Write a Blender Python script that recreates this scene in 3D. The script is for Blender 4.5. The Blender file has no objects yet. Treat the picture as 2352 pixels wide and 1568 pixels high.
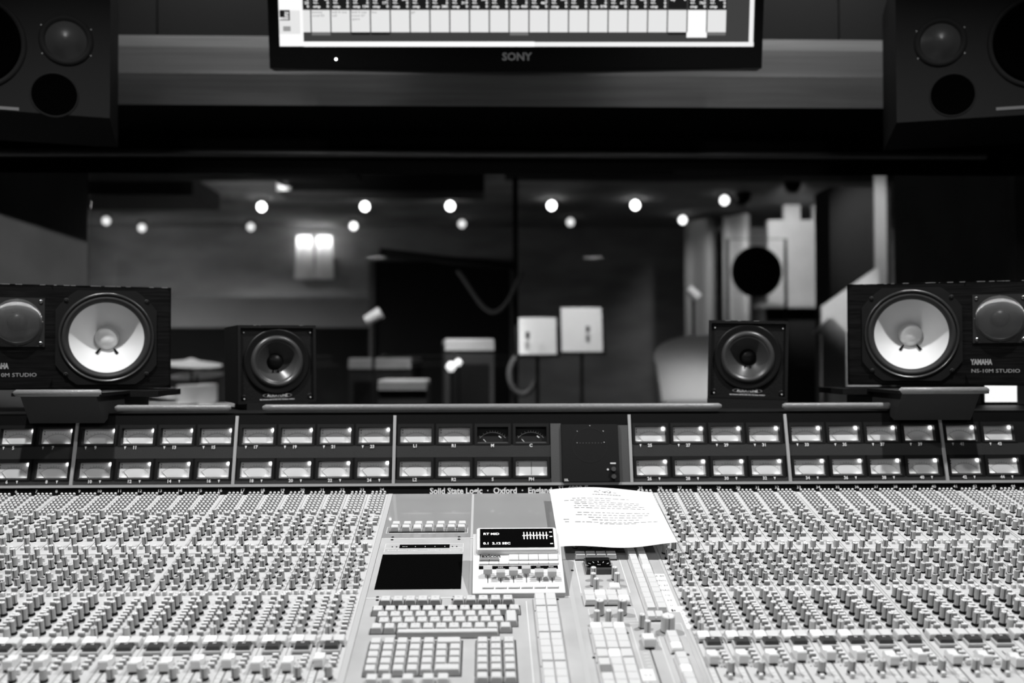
import bpy, math, random
from mathutils import Matrix, Vector
random.seed(7)
R = math.radians
C = bpy.context.scene.collection
sc = bpy.context.scene

# ------------------------------------------------------------------ camera
FPX, CX, CY = 2287.0, 1176.0, 784.0
yaw, pit, roll = R(1.58), math.atan((830-784)/FPX), R(0.12)
fw = Vector((math.sin(yaw)*math.cos(pit), math.cos(yaw)*math.cos(pit), math.sin(pit)))
rt = Vector((math.cos(yaw), -math.sin(yaw), 0)); up = rt.cross(fw)
rt, up = rt*math.cos(roll)-up*math.sin(roll), up*math.cos(roll)+rt*math.sin(roll)
EYE = Vector((0, 0, 1.2))
cam = bpy.data.cameras.new('camera'); camo = bpy.data.objects.new('camera', cam); C.objects.link(camo)
camo.matrix_world = Matrix(((rt.x, up.x, -fw.x, EYE.x), (rt.y, up.y, -fw.y, EYE.y), (rt.z, up.z, -fw.z, EYE.z), (0, 0, 0, 1)))
cam.sensor_width = 36; cam.lens = 36*FPX/2352; cam.clip_start = .05; cam.clip_end = 60
cam.dof.use_dof = True; cam.dof.focus_distance = 1.66; cam.dof.aperture_fstop = 2.7
sc.camera = camo
sc.view_settings.view_transform = 'Standard'; sc.view_settings.look = 'None'
sc.view_settings.gamma = 1; sc.view_settings.use_curve_mapping = False
sc.view_settings.exposure = 0.0
w = bpy.data.worlds.new('world'); sc.world = w; w.use_nodes = True
w.node_tree.nodes['Background'].inputs[0].default_value = (.5, .5, .5, 1)
w.node_tree.nodes['Background'].inputs[1].default_value = 0.012

def spot(loc, to, power, size=60, blend=.4, rad=.03, name='spot_light'):
    l = bpy.data.lights.new(name, 'SPOT'); l.energy = power; l.spot_size = R(size); l.spot_blend = blend
    l.shadow_soft_size = rad
    o = bpy.data.objects.new(name, l); C.objects.link(o); o.location = loc
    o.rotation_euler = (Vector(to)-Vector(loc)).to_track_quat('-Z', 'Y').to_euler(); return o
# downlights of the control room: a row above the engineer, a row over the soffit
CEIL = 2.75
FRONT = [(-.82, 1.42), (.95, 1.42)]
for x, y in FRONT: spot((x, y, CEIL-.03), (x*.75, 1.55, .9), 118, 112, .7, .03)
REAR_FILL = [(-.9, -.7), (.9, -.7)]  # added soft fill from behind, brightens knob fronts and speakers
for x, y in REAR_FILL: spot((x, y, CEIL-.03), (x*.6, 1.6, .9), 36, 60, .6, .2)
SOFF = [(-.75, 2.62, 16), (.1, 2.6, 13), (.95, 2.56, 20)]
for x, y, p in SOFF: spot((x, y, CEIL-.03), (x, 2.85, 2.0), p, 110, .6, .04)
spot((-.5, -2.1, 2.2), (-1.56, 3.3, 1.42), 1300, 8, .35, .03); spot((-.2, 1.9, CEIL-.03), (1.58, 3.3, 1.45), 14, 34, .4, .05)  # added narrow spots aimed at the window jambs
# added live room spots come with the live room below

def at(x, y, Y):
    d = fw + rt*((x-CX)/FPX) - up*((y-CY)/FPX); return EYE + d*(Y/d.y)

# ------------------------------------------------------------------ materials
MT = {}
def mat(name, v, rough=.5, metal=0, emit=0, noise=0, scale=40, bump=0, spec=.5):
    if name in MT: return MT[name]
    m = bpy.data.materials.new(name); m.use_nodes = True; nt = m.node_tree; b = nt.nodes['Principled BSDF']
    b.inputs['Base Color'].default_value = (v, v, v, 1); b.inputs['Roughness'].default_value = rough
    b.inputs['Metallic'].default_value = metal; b.inputs['Specular IOR Level'].default_value = spec
    if emit: b.inputs['Emission Color'].default_value = (1, 1, 1, 1); b.inputs['Emission Strength'].default_value = emit
    if noise or bump:
        tc = nt.nodes.new('ShaderNodeTexCoord'); n = nt.nodes.new('ShaderNodeTexNoise'); n.inputs['Scale'].default_value = scale
        n.inputs['Detail'].default_value = 4; nt.links.new(tc.outputs['Object'], n.inputs['Vector'])
        if noise:
            r = nt.nodes.new('ShaderNodeMapRange'); r.inputs[1].default_value = .3; r.inputs[2].default_value = .7
            r.inputs[3].default_value = v*(1-noise); r.inputs[4].default_value = v*(1+noise)
            nt.links.new(n.outputs[0], r.inputs[0]); nt.links.new(r.outputs[0], b.inputs['Base Color'])
        if bump:
            bp = nt.nodes.new('ShaderNodeBump'); bp.inputs['Strength'].default_value = bump; bp.inputs['Distance'].default_value = .002
            nt.links.new(n.outputs[0], bp.inputs['Height']); nt.links.new(bp.outputs[0], b.inputs['Normal'])
    if v < .05 and spec == .5 and not emit: b.inputs['Specular IOR Level'].default_value = .22
    MT[name] = m; return m
def wave_mat(name, v1, v2, rough, scale, stretch=(1, 1, 1), bump=0.0):
    m = bpy.data.materials.new(name); m.use_nodes = True; nt = m.node_tree; b = nt.nodes['Principled BSDF']
    b.inputs['Roughness'].default_value = rough
    tc = nt.nodes.new('ShaderNodeTexCoord'); mp = nt.nodes.new('ShaderNodeMapping'); mp.inputs['Scale'].default_value = stretch
    n = nt.nodes.new('ShaderNodeTexNoise'); n.inputs['Scale'].default_value = scale; n.inputs['Detail'].default_value = 6
    r = nt.nodes.new('ShaderNodeMapRange'); r.inputs[1].default_value = .35; r.inputs[2].default_value = .65
    r.inputs[3].default_value = v1; r.inputs[4].default_value = v2
    nt.links.new(tc.outputs['Object'], mp.inputs[0]); nt.links.new(mp.outputs[0], n.inputs['Vector'])
    nt.links.new(n.outputs[0], r.inputs[0]); nt.links.new(r.outputs[0], b.inputs['Base Color'])
    if bump:
        bp = nt.nodes.new('ShaderNodeBump'); bp.inputs['Strength'].default_value = bump; bp.inputs['Distance'].default_value = .001
        nt.links.new(n.outputs[0], bp.inputs['Height']); nt.links.new(bp.outputs[0], b.inputs['Normal'])
    MT[name] = m; return m
mat('panel', .63, .38, noise=.04, scale=9); mat('panel_blank', .34, .3, noise=.05, scale=6); MT['panel_blank'].node_tree.nodes['Principled BSDF'].inputs['Coat Weight'].default_value = 1; MT['panel_blank'].node_tree.nodes['Principled BSDF'].inputs['Coat Roughness'].default_value = .04
mat('panel_mid', .5, .42, noise=.10, scale=14); mat('frame', .55, .35)
mat('etch', .85, .6); mat('gap', .03, .8); mat('screw', .05, .4, 1)
mat('knob_body', .47, .45); mat('knob_light', .58, .45); mat('cap_white', .85, .4); mat('cap_grey', .6, .4)
mat('cap_dark', .02, .3); mat('rim', .75, .4); mat('blk', .008, .4); mat('blk_soft', .012, .55, bump=.25, scale=300)
mat('pin', .80, .35); mat('pin_side', .25, .5); mat('btn', .85, .45); mat('btn_dark', .24, .5); mat('white', .74, .4)
mat('white_lit', .85, .4, emit=.3); mat('disp', .06, .25); mat('key', .72, .45); mat('key_side', .55, .5)
mat('fader', .88, .3); mat('slot', .004, .7); mat('paper', .84, .7); mat('ink', .25, .8); mat('ink_blk', .02, .7)
mat('bridge', .07, .5, bump=.2, scale=500); mat('bridge_blk', .008, .5); mat('rail', .42, .4); mat('glint', .8, .2); mat('drv_ring', .008, .4); mat('brk', .028, .5); mat('leather', .22, .36, bump=.5, scale=160)
mat('face', .95, .6); mat('face_dark', .02, .6); mat('led', .9, .3, emit=6); mat('bulb', .9, .3, emit=14); mat('text', .85, .6)
mat('text_lit', .8, .5, emit=.9); mat('glassblk', .003, .06); mat('larc', .86, .4); mat('larc_side', .55, .45)
wave_mat('cab_wood', .002, .009, .38, 14, (1, 8, 22), .35); MT['cab_wood'].node_tree.nodes['Principled BSDF'].inputs['Specular IOR Level'].default_value = .2; mat('cone', .82, .75); mat('surround', .035, .5); mat('metalring', .12, .3, .8)
mat('cone_blk', .05, .32); mat('dome_blk', .02, .35); mat('mesh_metal', .25, .4, .7); mat('grey_text', .4, .6); mat('tw_plate', .03, .35)
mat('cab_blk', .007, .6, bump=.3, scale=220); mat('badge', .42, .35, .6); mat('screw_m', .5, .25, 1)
mat('plate', .14, .4); mat('mon_cab', .012, .7, spec=.1); mat('mon_dark', .001, .8, spec=0); mat('mon_cone', .04, .35)
mat('tv', .006, .25); mat('tv_logo', .7, .35, .7)
for nm, e in (('s_grey', .05), ('s_card', .80), ('s_white', 1.0), ('s_dark', .012), ('s_low', .16), ('s_bar', .9), ('s_mid', .32)):
    mat(nm, 0, .3, emit=e, spec=.1)
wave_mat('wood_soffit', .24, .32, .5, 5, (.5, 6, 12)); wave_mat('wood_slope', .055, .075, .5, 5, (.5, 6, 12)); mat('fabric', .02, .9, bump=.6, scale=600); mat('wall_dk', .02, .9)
wave_mat('floorwood', .05, .10, .4, 4, (8, .7, 1)); mat('ceil', .10, .9); mat('blackwood', .004, .6); mat('rail_blk', .3, .3, .5)

# ------------------------------------------------------------------ mesh builder
class MB:
    def __init__(s): s.v = []; s.f = []; s.m = []; s.mats = []; s.sm = []
    def mi(s, m):
        m = MT[m] if isinstance(m, str) else m
        if m not in s.mats: s.mats.append(m)
        return s.mats.index(m)
    def add(s, vs, fs, m, M=None, smooth=False):
        o = len(s.v); k = s.mi(m)
        s.v += [tuple(M @ Vector(p)) for p in vs] if M else [tuple(p) for p in vs]
        for f in fs: s.f.append(tuple(i+o for i in f)); s.m.append(k); s.sm.append(smooth)
    def merge(s, b, M):
        o = len(s.v); s.v += [tuple(M @ Vector(p)) for p in b.v]; mp = [s.mi(x) for x in b.mats]
        for f, k, q in zip(b.f, b.m, b.sm): s.f.append(tuple(i+o for i in f)); s.m.append(mp[k]); s.sm.append(q)
    def box(s, x0, x1, y0, y1, z0, z1, m, M=None, tx=0, ty=0, bev=0):
        # tx, ty shrink the top on each side
        if bev:
            a = []; lv = [(z0, 0), (z1-bev, 0), (z1-bev*.3, bev*.35), (z1, bev)]
            for z, d in lv:
                t = (z-z0)/(z1-z0); X0, X1, Y0_, Y1_ = x0+tx*t+d, x1-tx*t-d, y0+ty*t+d, y1-ty*t-d; c = bev*.6
                a += [(X0+c, Y0_, z), (X1-c, Y0_, z), (X1, Y0_+c, z), (X1, Y1_-c, z), (X1-c, Y1_, z), (X0+c, Y1_, z), (X0, Y1_-c, z), (X0, Y0_+c, z)]
            f = [tuple(reversed(range(8)))]
            for k in range(3): f += [(k*8+i, k*8+(i+1) % 8, k*8+8+(i+1) % 8, k*8+8+i) for i in range(8)]
            f += [tuple(range(24, 32))]
            s.add(a, f, m, M); return
        v = [(x0, y0, z0), (x1, y0, z0), (x1, y1, z0), (x0, y1, z0), (x0+tx, y0+ty, z1), (x1-tx, y0+ty, z1), (x1-tx, y1-ty, z1), (x0+tx, y1-ty, z1)]
        s.add(v, [(3, 2, 1, 0), (4, 5, 6, 7), (0, 1, 5, 4), (1, 2, 6, 5), (2, 3, 7, 6), (3, 0, 4, 7)], m, M)
    def lathe(s, prof, n, m, M=None, cap0=True, cap1=True, smooth=True, sx=1, sy=1):
        # prof: (radius, z) list, axis z
        v = []; f = []
        for r_, z in prof: v += [(r_*math.cos(2*math.pi*i/n)*sx, r_*math.sin(2*math.pi*i/n)*sy, z) for i in range(n)]
        for k in range(len(prof)-1): f += [(k*n+i, k*n+(i+1) % n, (k+1)*n+(i+1) % n, (k+1)*n+i) for i in range(n)]
        s.add(v, f, m, M, smooth)
        if cap0: s.add(v[:n], [tuple(reversed(range(n)))], m, M)
        if cap1: s.add(v[-n:], [tuple(range(n))], m, M)
    def tube(s, pts, r_, m, n=8, M=None):
        pts = [Vector(p) for p in pts]; v = []; f = []
        for i, p in enumerate(pts):
            d = (pts[min(i+1, len(pts)-1)]-pts[max(i-1, 0)]).normalized()
            a = d.orthogonal().normalized() if i == 0 else (a - d*a.dot(d)).normalized(); b = d.cross(a)
            rr = r_[i] if isinstance(r_, (list, tuple)) else r_
            v += [p + (a*math.cos(2*math.pi*k/n)+b*math.sin(2*math.pi*k/n))*rr for k in range(n)]
        for i in range(len(pts)-1): f += [(i*n+k, i*n+(k+1) % n, i*n+n+(k+1) % n, i*n+n+k) for k in range(n)]
        s.add(v, f, m, M, True); s.add(v[:n], [tuple(reversed(range(n)))], m, M); s.add(v[-n:], [tuple(range(n))], m, M)
    def prism(s, poly, d0, d1, m, M=None, ax='z'):
        # polygon extruded along an axis
        q = {'z': lambda a, b, c: (a, b, c), 'x': lambda a, b, c: (c, a, b), 'y': lambda a, b, c: (a, c, b)}[ax]
        n = len(poly); v = [q(a, b, d0) for a, b in poly]+[q(a, b, d1) for a, b in poly]
        s.add(v, [tuple(reversed(range(n))), tuple(range(n, 2*n))]+[(i, (i+1) % n, n+(i+1) % n, n+i) for i in range(n)], m, M)
    def frame(s, x0, x1, y0, y1, t, z0, z1, m, M=None):
        s.box(x0, x1, y0, y0+t, z0, z1, m, M); s.box(x0, x1, y1-t, y1, z0, z1, m, M)
        s.box(x0, x0+t, y0+t, y1-t, z0, z1, m, M); s.box(x1-t, x1, y0+t, y1-t, z0, z1, m, M)
    def text(s, t, size, m, M, align='CENTER', sx=1.0, bold=0):
        v, f = textmesh(t, align, bold); S_ = Matrix.Diagonal((size*sx, size, size, 1))
        s.add(v, f, m, M @ S_)
    def mesh(s, name):
        me = bpy.data.meshes.new(name); me.from_pydata(s.v, [], s.f)
        for m in s.mats: me.materials.append(m)
        me.polygons.foreach_set('material_index', s.m); me.polygons.foreach_set('use_smooth', s.sm); me.update(); return me
TXT = {}
def textmesh(t, align, bold):
    k = (t, align, bold)
    if k in TXT: return TXT[k]
    cu = bpy.data.curves.new('lettering', 'FONT'); cu.body = t; cu.align_x = align; cu.align_y = 'CENTER'; cu.size = 1
    cu.resolution_u = 2; cu.extrude = 0.0; cu.offset = bold
    o = bpy.data.objects.new('lettering', cu); C.objects.link(o)
    dg = bpy.context.evaluated_depsgraph_get(); me = bpy.data.meshes.new_from_object(o.evaluated_get(dg))
    TXT[k] = ([tuple(v.co) for v in me.vertices], [tuple(p.vertices) for p in me.polygons])
    bpy.data.objects.remove(o); bpy.data.curves.remove(cu); bpy.data.meshes.remove(me)
    return TXT[k]
def T(x, y, z): return Matrix.Translation((x, y, z))
def RZ(a): return Matrix.Rotation(a, 4, 'Z')
def RX(a): return Matrix.Rotation(a, 4, 'X')
def RY(a): return Matrix.Rotation(a, 4, 'Y')

def link(name, me, parent=None, M=None, label=None, kind=None):
    o = bpy.data.objects.new(name, me); C.objects.link(o)
    if parent: o.parent = parent
    if M is not None: o.matrix_local = M
    if label: o['label'] = label
    if kind: o['kind'] = kind
    return o
def part(name, mb, parent, M=None, label=None, kind=None): return link(name, mb.mesh(name), parent, M, label, kind)
def thing(name, label, cat, M, group=None):
    o = bpy.data.objects.new(name, None); C.objects.link(o); o.matrix_world = M; o.empty_display_size = .05
    o['label'] = label; o['category'] = cat
    if group: o['group'] = group
    return o
def solo(name, mb, label, cat, M=None, group=None):
    o = link(name, mb.mesh(name), None, M, label); o['category'] = cat
    if group: o['group'] = group
    return o
def struct(name, mb, parent=None, M=None):
    o = link(name, mb.mesh(name), parent, M)
    if not parent: o['kind'] = 'structure'
    return o

# ------------------------------------------------------------------ the rooms
m = MB(); m.box(-3.2, 3.4, -2.2, 2.95, -.1, 0, 'floorwood'); struct('floor', m)
m = MB(); m.box(-6, 6, 3.75, 10.9, -.1, 0, 'floorwood'); struct('floor', m)
m = MB(); m.box(-3.2, 3.4, -2.2, 3.05, CEIL, CEIL+.1, 'ceil'); struct('ceiling', m)
m = MB(); m.box(-3.3, -3.2, -2.2, 3.2, 0, 2.85, 'wall_dk'); struct('wall_left', m)
m = MB(); m.box(3.4, 3.5, -2.2, 3.2, 0, 2.85, 'wall_dk'); struct('wall_right', m)
m = MB(); m.box(-3.2, 3.4, -2.3, -2.2, 0, 2.85, 'wall_dk'); struct('wall_back', m)
# front wall: sill below the window, header above it
m = MB(); m.box(-3.2, 3.4, 2.95, 3.75, 0, .93, 'wall_dk')
m.box(-3.2, -1.72, 2.95, 3.75, .93, 2.85, 'wall_dk'); m.box(1.64, 3.4, 2.95, 3.75, .93, 2.85, 'blackwood')
struct('wall_front', m)
m = MB()      # header with the long soffit shelf: profile (Y, Z) run along X
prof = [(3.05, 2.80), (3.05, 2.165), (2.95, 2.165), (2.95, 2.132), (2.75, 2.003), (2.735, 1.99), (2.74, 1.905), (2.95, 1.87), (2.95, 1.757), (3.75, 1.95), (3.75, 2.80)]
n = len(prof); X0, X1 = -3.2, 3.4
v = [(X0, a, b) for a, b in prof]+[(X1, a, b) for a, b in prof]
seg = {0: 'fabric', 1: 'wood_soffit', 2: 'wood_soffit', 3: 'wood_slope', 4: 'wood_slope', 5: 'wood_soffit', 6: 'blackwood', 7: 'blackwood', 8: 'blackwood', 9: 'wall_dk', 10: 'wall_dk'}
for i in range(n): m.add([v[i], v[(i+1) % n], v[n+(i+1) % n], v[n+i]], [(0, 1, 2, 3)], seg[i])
m.add(v[:n], [tuple(range(n))], 'wall_dk'); m.add(v[n:], [tuple(reversed(range(n)))], 'wall_dk')
struct('wall_header', m)
for i, (a, b) in enumerate(((-3.19, -.992), (-.986, 1.09), (1.096, 3.39))):   # fabric panels on the wall above the shelf
    m = MB(); m.box(a, b, 3.02, 3.05, 2.17, 2.74, 'fabric'); struct('trim_%d' % (i+1), m)
m = MB(); m.tube([(-1.74, 2.93, 1.812), (1.5, 2.93, 1.812)], .012, 'rail_blk', 12); m.box(-1.74, 1.5, 2.93, 2.955, 1.80, 1.824, 'blackwood'); struct('trim_4', m)
# splayed window jambs and the two panes
mat('jamb', .16, .8, noise=.15, scale=5)
def slab(m, a, b, z0, z1, t, mt):     # vertical slab between plan points
    a, b = Vector(a), Vector(b); d = (b-a).normalized(); nrm = Vector((-d.y, d.x))*t
    q = [a, b, b+nrm, a+nrm]; m.add([(p.x, p.y, z0) for p in q]+[(p.x, p.y, z1) for p in q], [(3, 2, 1, 0), (4, 5, 6, 7), (0, 1, 5, 4), (1, 2, 6, 5), (2, 3, 7, 6), (3, 0, 4, 7)], mt)
m = MB(); slab(m, (-1.64, 2.95), (-1.462, 3.70), .93, 1.95, .05, 'jamb'); struct('trim_5', m)
m = MB(); slab(m, (1.60, 2.95), (1.552, 3.72), .93, 1.95, -.04, 'jamb'); struct('trim_6', m)
gl = bpy.data.materials.new('window_glass'); gl.use_nodes = True; nt = gl.node_tree; nt.nodes.clear()
o_ = nt.nodes.new('ShaderNodeOutputMaterial'); mx = nt.nodes.new('ShaderNodeMixShader'); tr = nt.nodes.new('ShaderNodeBsdfTransparent')
gs = nt.nodes.new('ShaderNodeBsdfGlossy'); gs.inputs['Roughness'].default_value = .02; lw = nt.nodes.new('ShaderNodeLayerWeight'); pw = nt.nodes.new('ShaderNodeMath'); pw.operation = 'POWER'; pw.inputs[1].default_value = 4.0; fr = nt.nodes.new('ShaderNodeMapRange'); fr.inputs[3].default_value = .025; fr.inputs[4].default_value = .6; nt.links.new(lw.outputs['Facing'], pw.inputs[0]); nt.links.new(pw.outputs[0], fr.inputs[0])
tr.inputs[0].default_value = (.93, .93, .93, 1)
nt.links.new(fr.outputs[0], mx.inputs[0]); nt.links.new(tr.outputs[0], mx.inputs[1]); nt.links.new(gs.outputs[0], mx.inputs[2]); nt.links.new(mx.outputs[0], o_.inputs[0])
MT['glass'] = gl
for i, (y, t) in enumerate(((3.02, 3.0), (3.68, -3.0))):
    m = MB(); x0, x1 = (-1.62, 1.60) if i == 0 else (-1.46, 1.55)
    m.box(x0, x1, -.003, .003, 0, .86 if i == 0 else .99, 'glass')
    o = struct('window_%d' % (i+1), m, None, T(0, y, .935) @ RX(R(t)))
# live room shell
wave_mat('lr_wall', .22, .32, .7, 2, (1, 1, 3)); mat('lr_dark', .03, .8); mat('lr_ceil', .2, .9, noise=.5, scale=1.3); mat('lr_pale', .42, .6, noise=.12, scale=3)
m = MB(); m.box(-6, 6, 10.8, 10.9, 0, 2.75, 'lr_wall'); struct('wall_far', m)
m = MB(); m.box(-6.1, -6, 3.75, 10.9, 0, 2.75, 'lr_wall'); struct('wall_far_left', m)
m = MB(); m.box(6, 6.1, 3.75, 10.9, 0, 2.75, 'lr_dark'); struct('wall_far_right', m)
m = MB(); m.box(-6, 6, 3.75, 10.9, 2.66, 2.76, 'lr_ceil')
for x0, x1, y0, y1 in ((-6, -.9, 6.7, 7.3), (-3.4, -2.3, 7.9, 8.7), (.15, 6, 7.0, 7.25), (-1.6, 0, 7.7, 8.1)): m.box(x0, x1, y0, y1, 2.52, 2.66, 'lr_dark')
struct('ceiling', m)
m = MB(); m.box(-6, 6, 3.75, 3.85, 2.2, 2.7, 'lr_dark'); m.box(-6, -1.6, 3.75, 3.85, 0, 2.2, 'lr_dark'); m.box(1.7, 6, 3.75, 3.85, 0, 2.2, 'lr_dark'); m.box(-1.6, 1.7, 3.75, 3.85, 0, .9, 'lr_dark'); struct('wall_near', m)

# ------------------------------------------------------------------ console
S = math.atan((830-321)/FPX); Y0 = 0.0381*FPX/46.36
DEG = at(1113, 1133, Y0); Z0 = DEG.z
cs, sn = math.cos(S), math.sin(S)
MD = Matrix(((1, 0, 0, 0), (0, cs, -sn, Y0), (0, sn, cs, Z0), (0, 0, 0, 1)))     # local (u, -v, h)
ROOT = T(0, 1.5, 0)
con = thing('mixing_console', 'large light grey analogue mixing desk covered in rows of knobs with a black meter bridge', 'mixing console', ROOT)
CI = ROOT.inverted()
def cpart(name, mb, M=None, **k): return part(name, mb, con, CI @ (M if M else Matrix()), **k)
mm = .001
# knob meshes (millimetres), axis z, pointer towards -y
def knob(r=4.1, h=15.6, sk=2.2, body='knob_body', cap='cap_grey', skr=1.25, rimm='rim', fl=0, n=20):
    b = MB(); b.lathe([(r*skr, 0), (r*skr, sk*.5), (r*1.08, sk)], n, 'blk', cap0=False)
    b.box(-.9, .9, -r*skr-1.6, -r*.9, 0, sk*.7, 'blk')
    pr = [(r*1.04, sk), (r, h-.8), (r*.9, h)]
    v = []; f = []
    for k, (q, z) in enumerate(pr):
        for i in range(n*2):
            qq = q-(0.16 if i % 2 and k < 2 else 0); a = math.pi*i/n; v.append((qq*math.cos(a), qq*math.sin(a), z))
    N = n*2
    for k in range(2): f += [(k*N+i, k*N+(i+1) % N, k*N+N+(i+1) % N, k*N+N+i) for i in range(N)]
    b.add(v, f, body)
    b.lathe([(r*.9, h), (r*.72, h+.35)], n, rimm, cap0=False, cap1=False); b.lathe([(r*.74, h+.3), (r*.5, h+.38)], n, cap, cap0=False)
    b.box(-.42, .42, -r*1.06, -r*.96, sk, h-.5, 'blk'); b.box(-.3, .3, -r*.72, 0, h+.38, h+.5, 'blk' if cap != 'cap_dark' else 'white')
    return b
KN = {'w': knob(cap='cap_white', rimm='cap_white'), 'g': knob(), 'd': knob(cap='cap_dark'), 'l': knob(body='knob_body', cap='cap_white'),
      'c': knob(4.1, 19.5, 3.4, 'knob_body', 'cap_white', 1.38, 'cap_white'), 't': knob(4.3, 17.5, 3, 'knob_light', 'cap_grey', 1.25),
      'f': knob(4.6, 17, 3.5, 'knob_body', 'cap_grey', 1.2), 'b': knob(5.8, 19, 2, 'knob_light', 'cap_grey', 1.05),
      'm': knob(5.2, 20, 1.6, 'knob_light', 'cap_white', 1.05), 'q': knob(6.4, 22, 1.6, 'knob_body', 'cap_white', 1.06), 'Q': knob(9.3, 23, 1.6, 'knob_light', 'cap_white', 1.05)}
def bar(wd=8, d=4.6, h=6.5, top='btn', side='btn_dark'):
    b = MB(); b.box(-wd/2, wd/2, 0, d, 0, h-1.6, side); b.box(-wd/2, wd/2, 0, d, h-1.6, h, top, tx=.3, ty=.3); return b
BT = {'b': bar(), 'k': bar(8, 4.6, 6.5, 'btn_dark'), 's': bar(3.4, 3.4, 5.5, 'white', 'btn'), 'c': bar(5.2, 5.5, 6, 'btn', 'knob_light'), 'w': bar(8, 4.6, 7, 'white'),
      'r': bar(5.6, 5.5, 6.5, 'white', 'btn')}
pinb = MB(); pinb.lathe([(2.4, 0), (2.3, 5.2)], 10, 'pin_side', cap0=False, cap1=False); pinb.lathe([(2.4, 5.0), (2.25, 6.0), (1.5, 6.9), (.5, 7.2)], 10, 'pin', cap0=False)
KL = [(10.8, 113.7, 'g'), (10.8, 134.6, 'w'), (10.6, 153.2, 'g'), (10.5, 173.2, 'w'), (10.5, 192.7, 'w'), (10.6, 213.7, 'g'), (10.4, 235, 'g'),
      (25.3, 183.7, 'w'), (25.2, 203.1, 'g'), (26.5, 269, 'w'), (9.4, 281.9, 'w'),
      (10.8, 301.5, 'g'), (10.7, 322.3, 'g'), (10.7, 342.5, 'g'), (10.4, 360.7, 'g'), (10.3, 380.7, 'g'), (10.4, 400.9, 'd'),
      (26.8, 313.1, 'g'), (27.6, 332, 'g'), (27, 371.5, 'l'), (27.6, 390.5, 'd'), (9.0, 443.8, 'l'),
      (9.4, 459.1, 'c'), (9.3, 477.3, 'c'), (9.3, 495.7, 'c'), (9.3, 514.2, 'c'), (9.4, 531.7, 'c'), (10, 549, 't'), (26, 652.7, 'f'), (29, 703, 'b')]
BL = [(29.5, 106, 'b'), (29.5, 126, 'b'), (29.2, 136, 'b'), (29, 145.7, 'k'), (29, 156, 'b'), (24.6, 166, 's'), (27.8, 217, 'b'), (9.4, 252, 'c'), (20, 252, 'c'), (31.2, 252, 'c'),
      (28.6, 283, 'b'), (25.6, 298, 's'), (28.6, 342, 'b'), (25.5, 356, 's'), (28, 403, 'b'), (8.8, 421, 'c'), (18.6, 421, 'c'), (28.4, 421, 'c'),
      (28.5, 440, 'b'), (28.5, 451.5, 'b'), (28.4, 464.6, 'b'), (28.4, 473.7, 'b'), (28.4, 482.8, 'b'), (28.3, 491.9, 'b'), (28.2, 501, 'b'), (28.1, 510.1, 'b'), (28, 519.3, 'b'), (27.9, 528.6, 'b'), (27.8, 542.8, 'b'),
      (27.2, 606, 'b'), (27.2, 616.5, 'b'), (27.2, 626.8, 'b'), (25.4, 637.8, 'r'), (22.6, 667, 'c')]
PL = [(9.3+7.5*i, 3+11.75*j, 'p') for j in range(9) for i in range(4)]
MK = Matrix.Diagonal((mm, mm, mm, 1))
ALL = {'rotary_knob': [], 'push_button': [], 'routing_pin': []}
# strip face plate
def strip_mesh():
    b = MB(); b.box(.5, 37.5, -790, 0, -3, 0, 'panel'); b.box(0, 38, -790, 0, -3.2, -2.6, 'gap')
    for vv in (4.5, 265, 430.5, 560): b.box(1.5, 36.5, -vv-1.2, -vv, 0, .12, 'etch')
    for vv in (170, 190, 210, 308, 328, 348, 368, 388, 468, 486, 505, 523):
        b.box(1.5, 4.5, -vv-.7, -vv, 0, .1, 'etch'); b.box(16, 19.5, -vv-.7, -vv, 0, .1, 'etch')
    for vv in range(646, 720, 9): b.box(1, 6.5, -vv-1.5, -vv, 0, .1, 'etch')
    for a, c in ((24, 29.5), (24, 32), (24, 26)): b.box(a, a+.8, -246, -232, 0, .1, 'ink')
    b.box(21, 27, -240, -238.5, 0, .1, 'ink'); b.box(28, 34, -241, -239.5, 0, .1, 'ink')
    b.box(8.7, 10.3, -722, -604, 0, .15, 'slot')
    for a, c in ((18.5, 609), (18.5, 627), (18.4, 636), (28.4, 427)): b.lathe([(1.1, 0), (1.1, .25)], 8, 'blk', T(a, -c, 0))
    b.box(7.5, 31.5, -594, -574, 0, 4.5, 'panel_mid', tx=.4, ty=.4); b.box(7.5, 31.5, -594.6, -593.6, 0, 1, 'slot')
    b.box(2.4, 34.8, -576, -574.6, 0, 1.6, 'slot')
    v2 = MB(); v2.merge(b, MK); return v2.mesh('channel_strip')
SM = strip_mesh()
def scaled(b):
    q = MB(); q.merge(b, MK); return q
cut = MB(); cut.box(-7.4, 7.4, 0, 17, 0, 6, 'panel'); cut.box(-7.4, 7.4, 0, 17, 6, 9.5, 'white', bev=1.6); cutL = MB(); cutL.box(-7.4, 7.4, 0, 17, 0, 6, 'panel'); cutL.box(-7.4, 7.4, 0, 17, 6, 9.5, 'white_lit', bev=1.6)
CUT = scaled(cut).mesh('cut_button'); CUTL = scaled(cutL).mesh('cut_button')
fc = MB()       # fader cap: finger saddle profile (v, h) extruded across
fp = [(0.6, 1.5), (25, 1.5), (26, 3), (26, 12.6), (25, 14), (22.5, 14.2), (18, 12.2), (14, 10.2), (11.5, 9.8), (9.5, 10.6), (7, 11.4), (4.2, 11), (1.8, 9.2), (.5, 6.6), (0, 4)]
fc.prism([(-a+25, b) for a, b in fp][::-1], -6.1, 6.1, 'fader', M=Matrix(), ax='x')
fc.box(-5, 5, -1.5, 25.5, .1, 1.6, 'blk'); 
for i_, p_ in enumerate(fc.v): pass
FC = scaled(fc).mesh('fader_cap')
def tr_(u, v, h=0, rz=0): return T(u*mm, -v*mm, h*mm) @ RZ(rz)
STRIPS = []
LITCH = set(range(8, 24)) | {25, 26, 27, 28, 29, 30}
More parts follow.
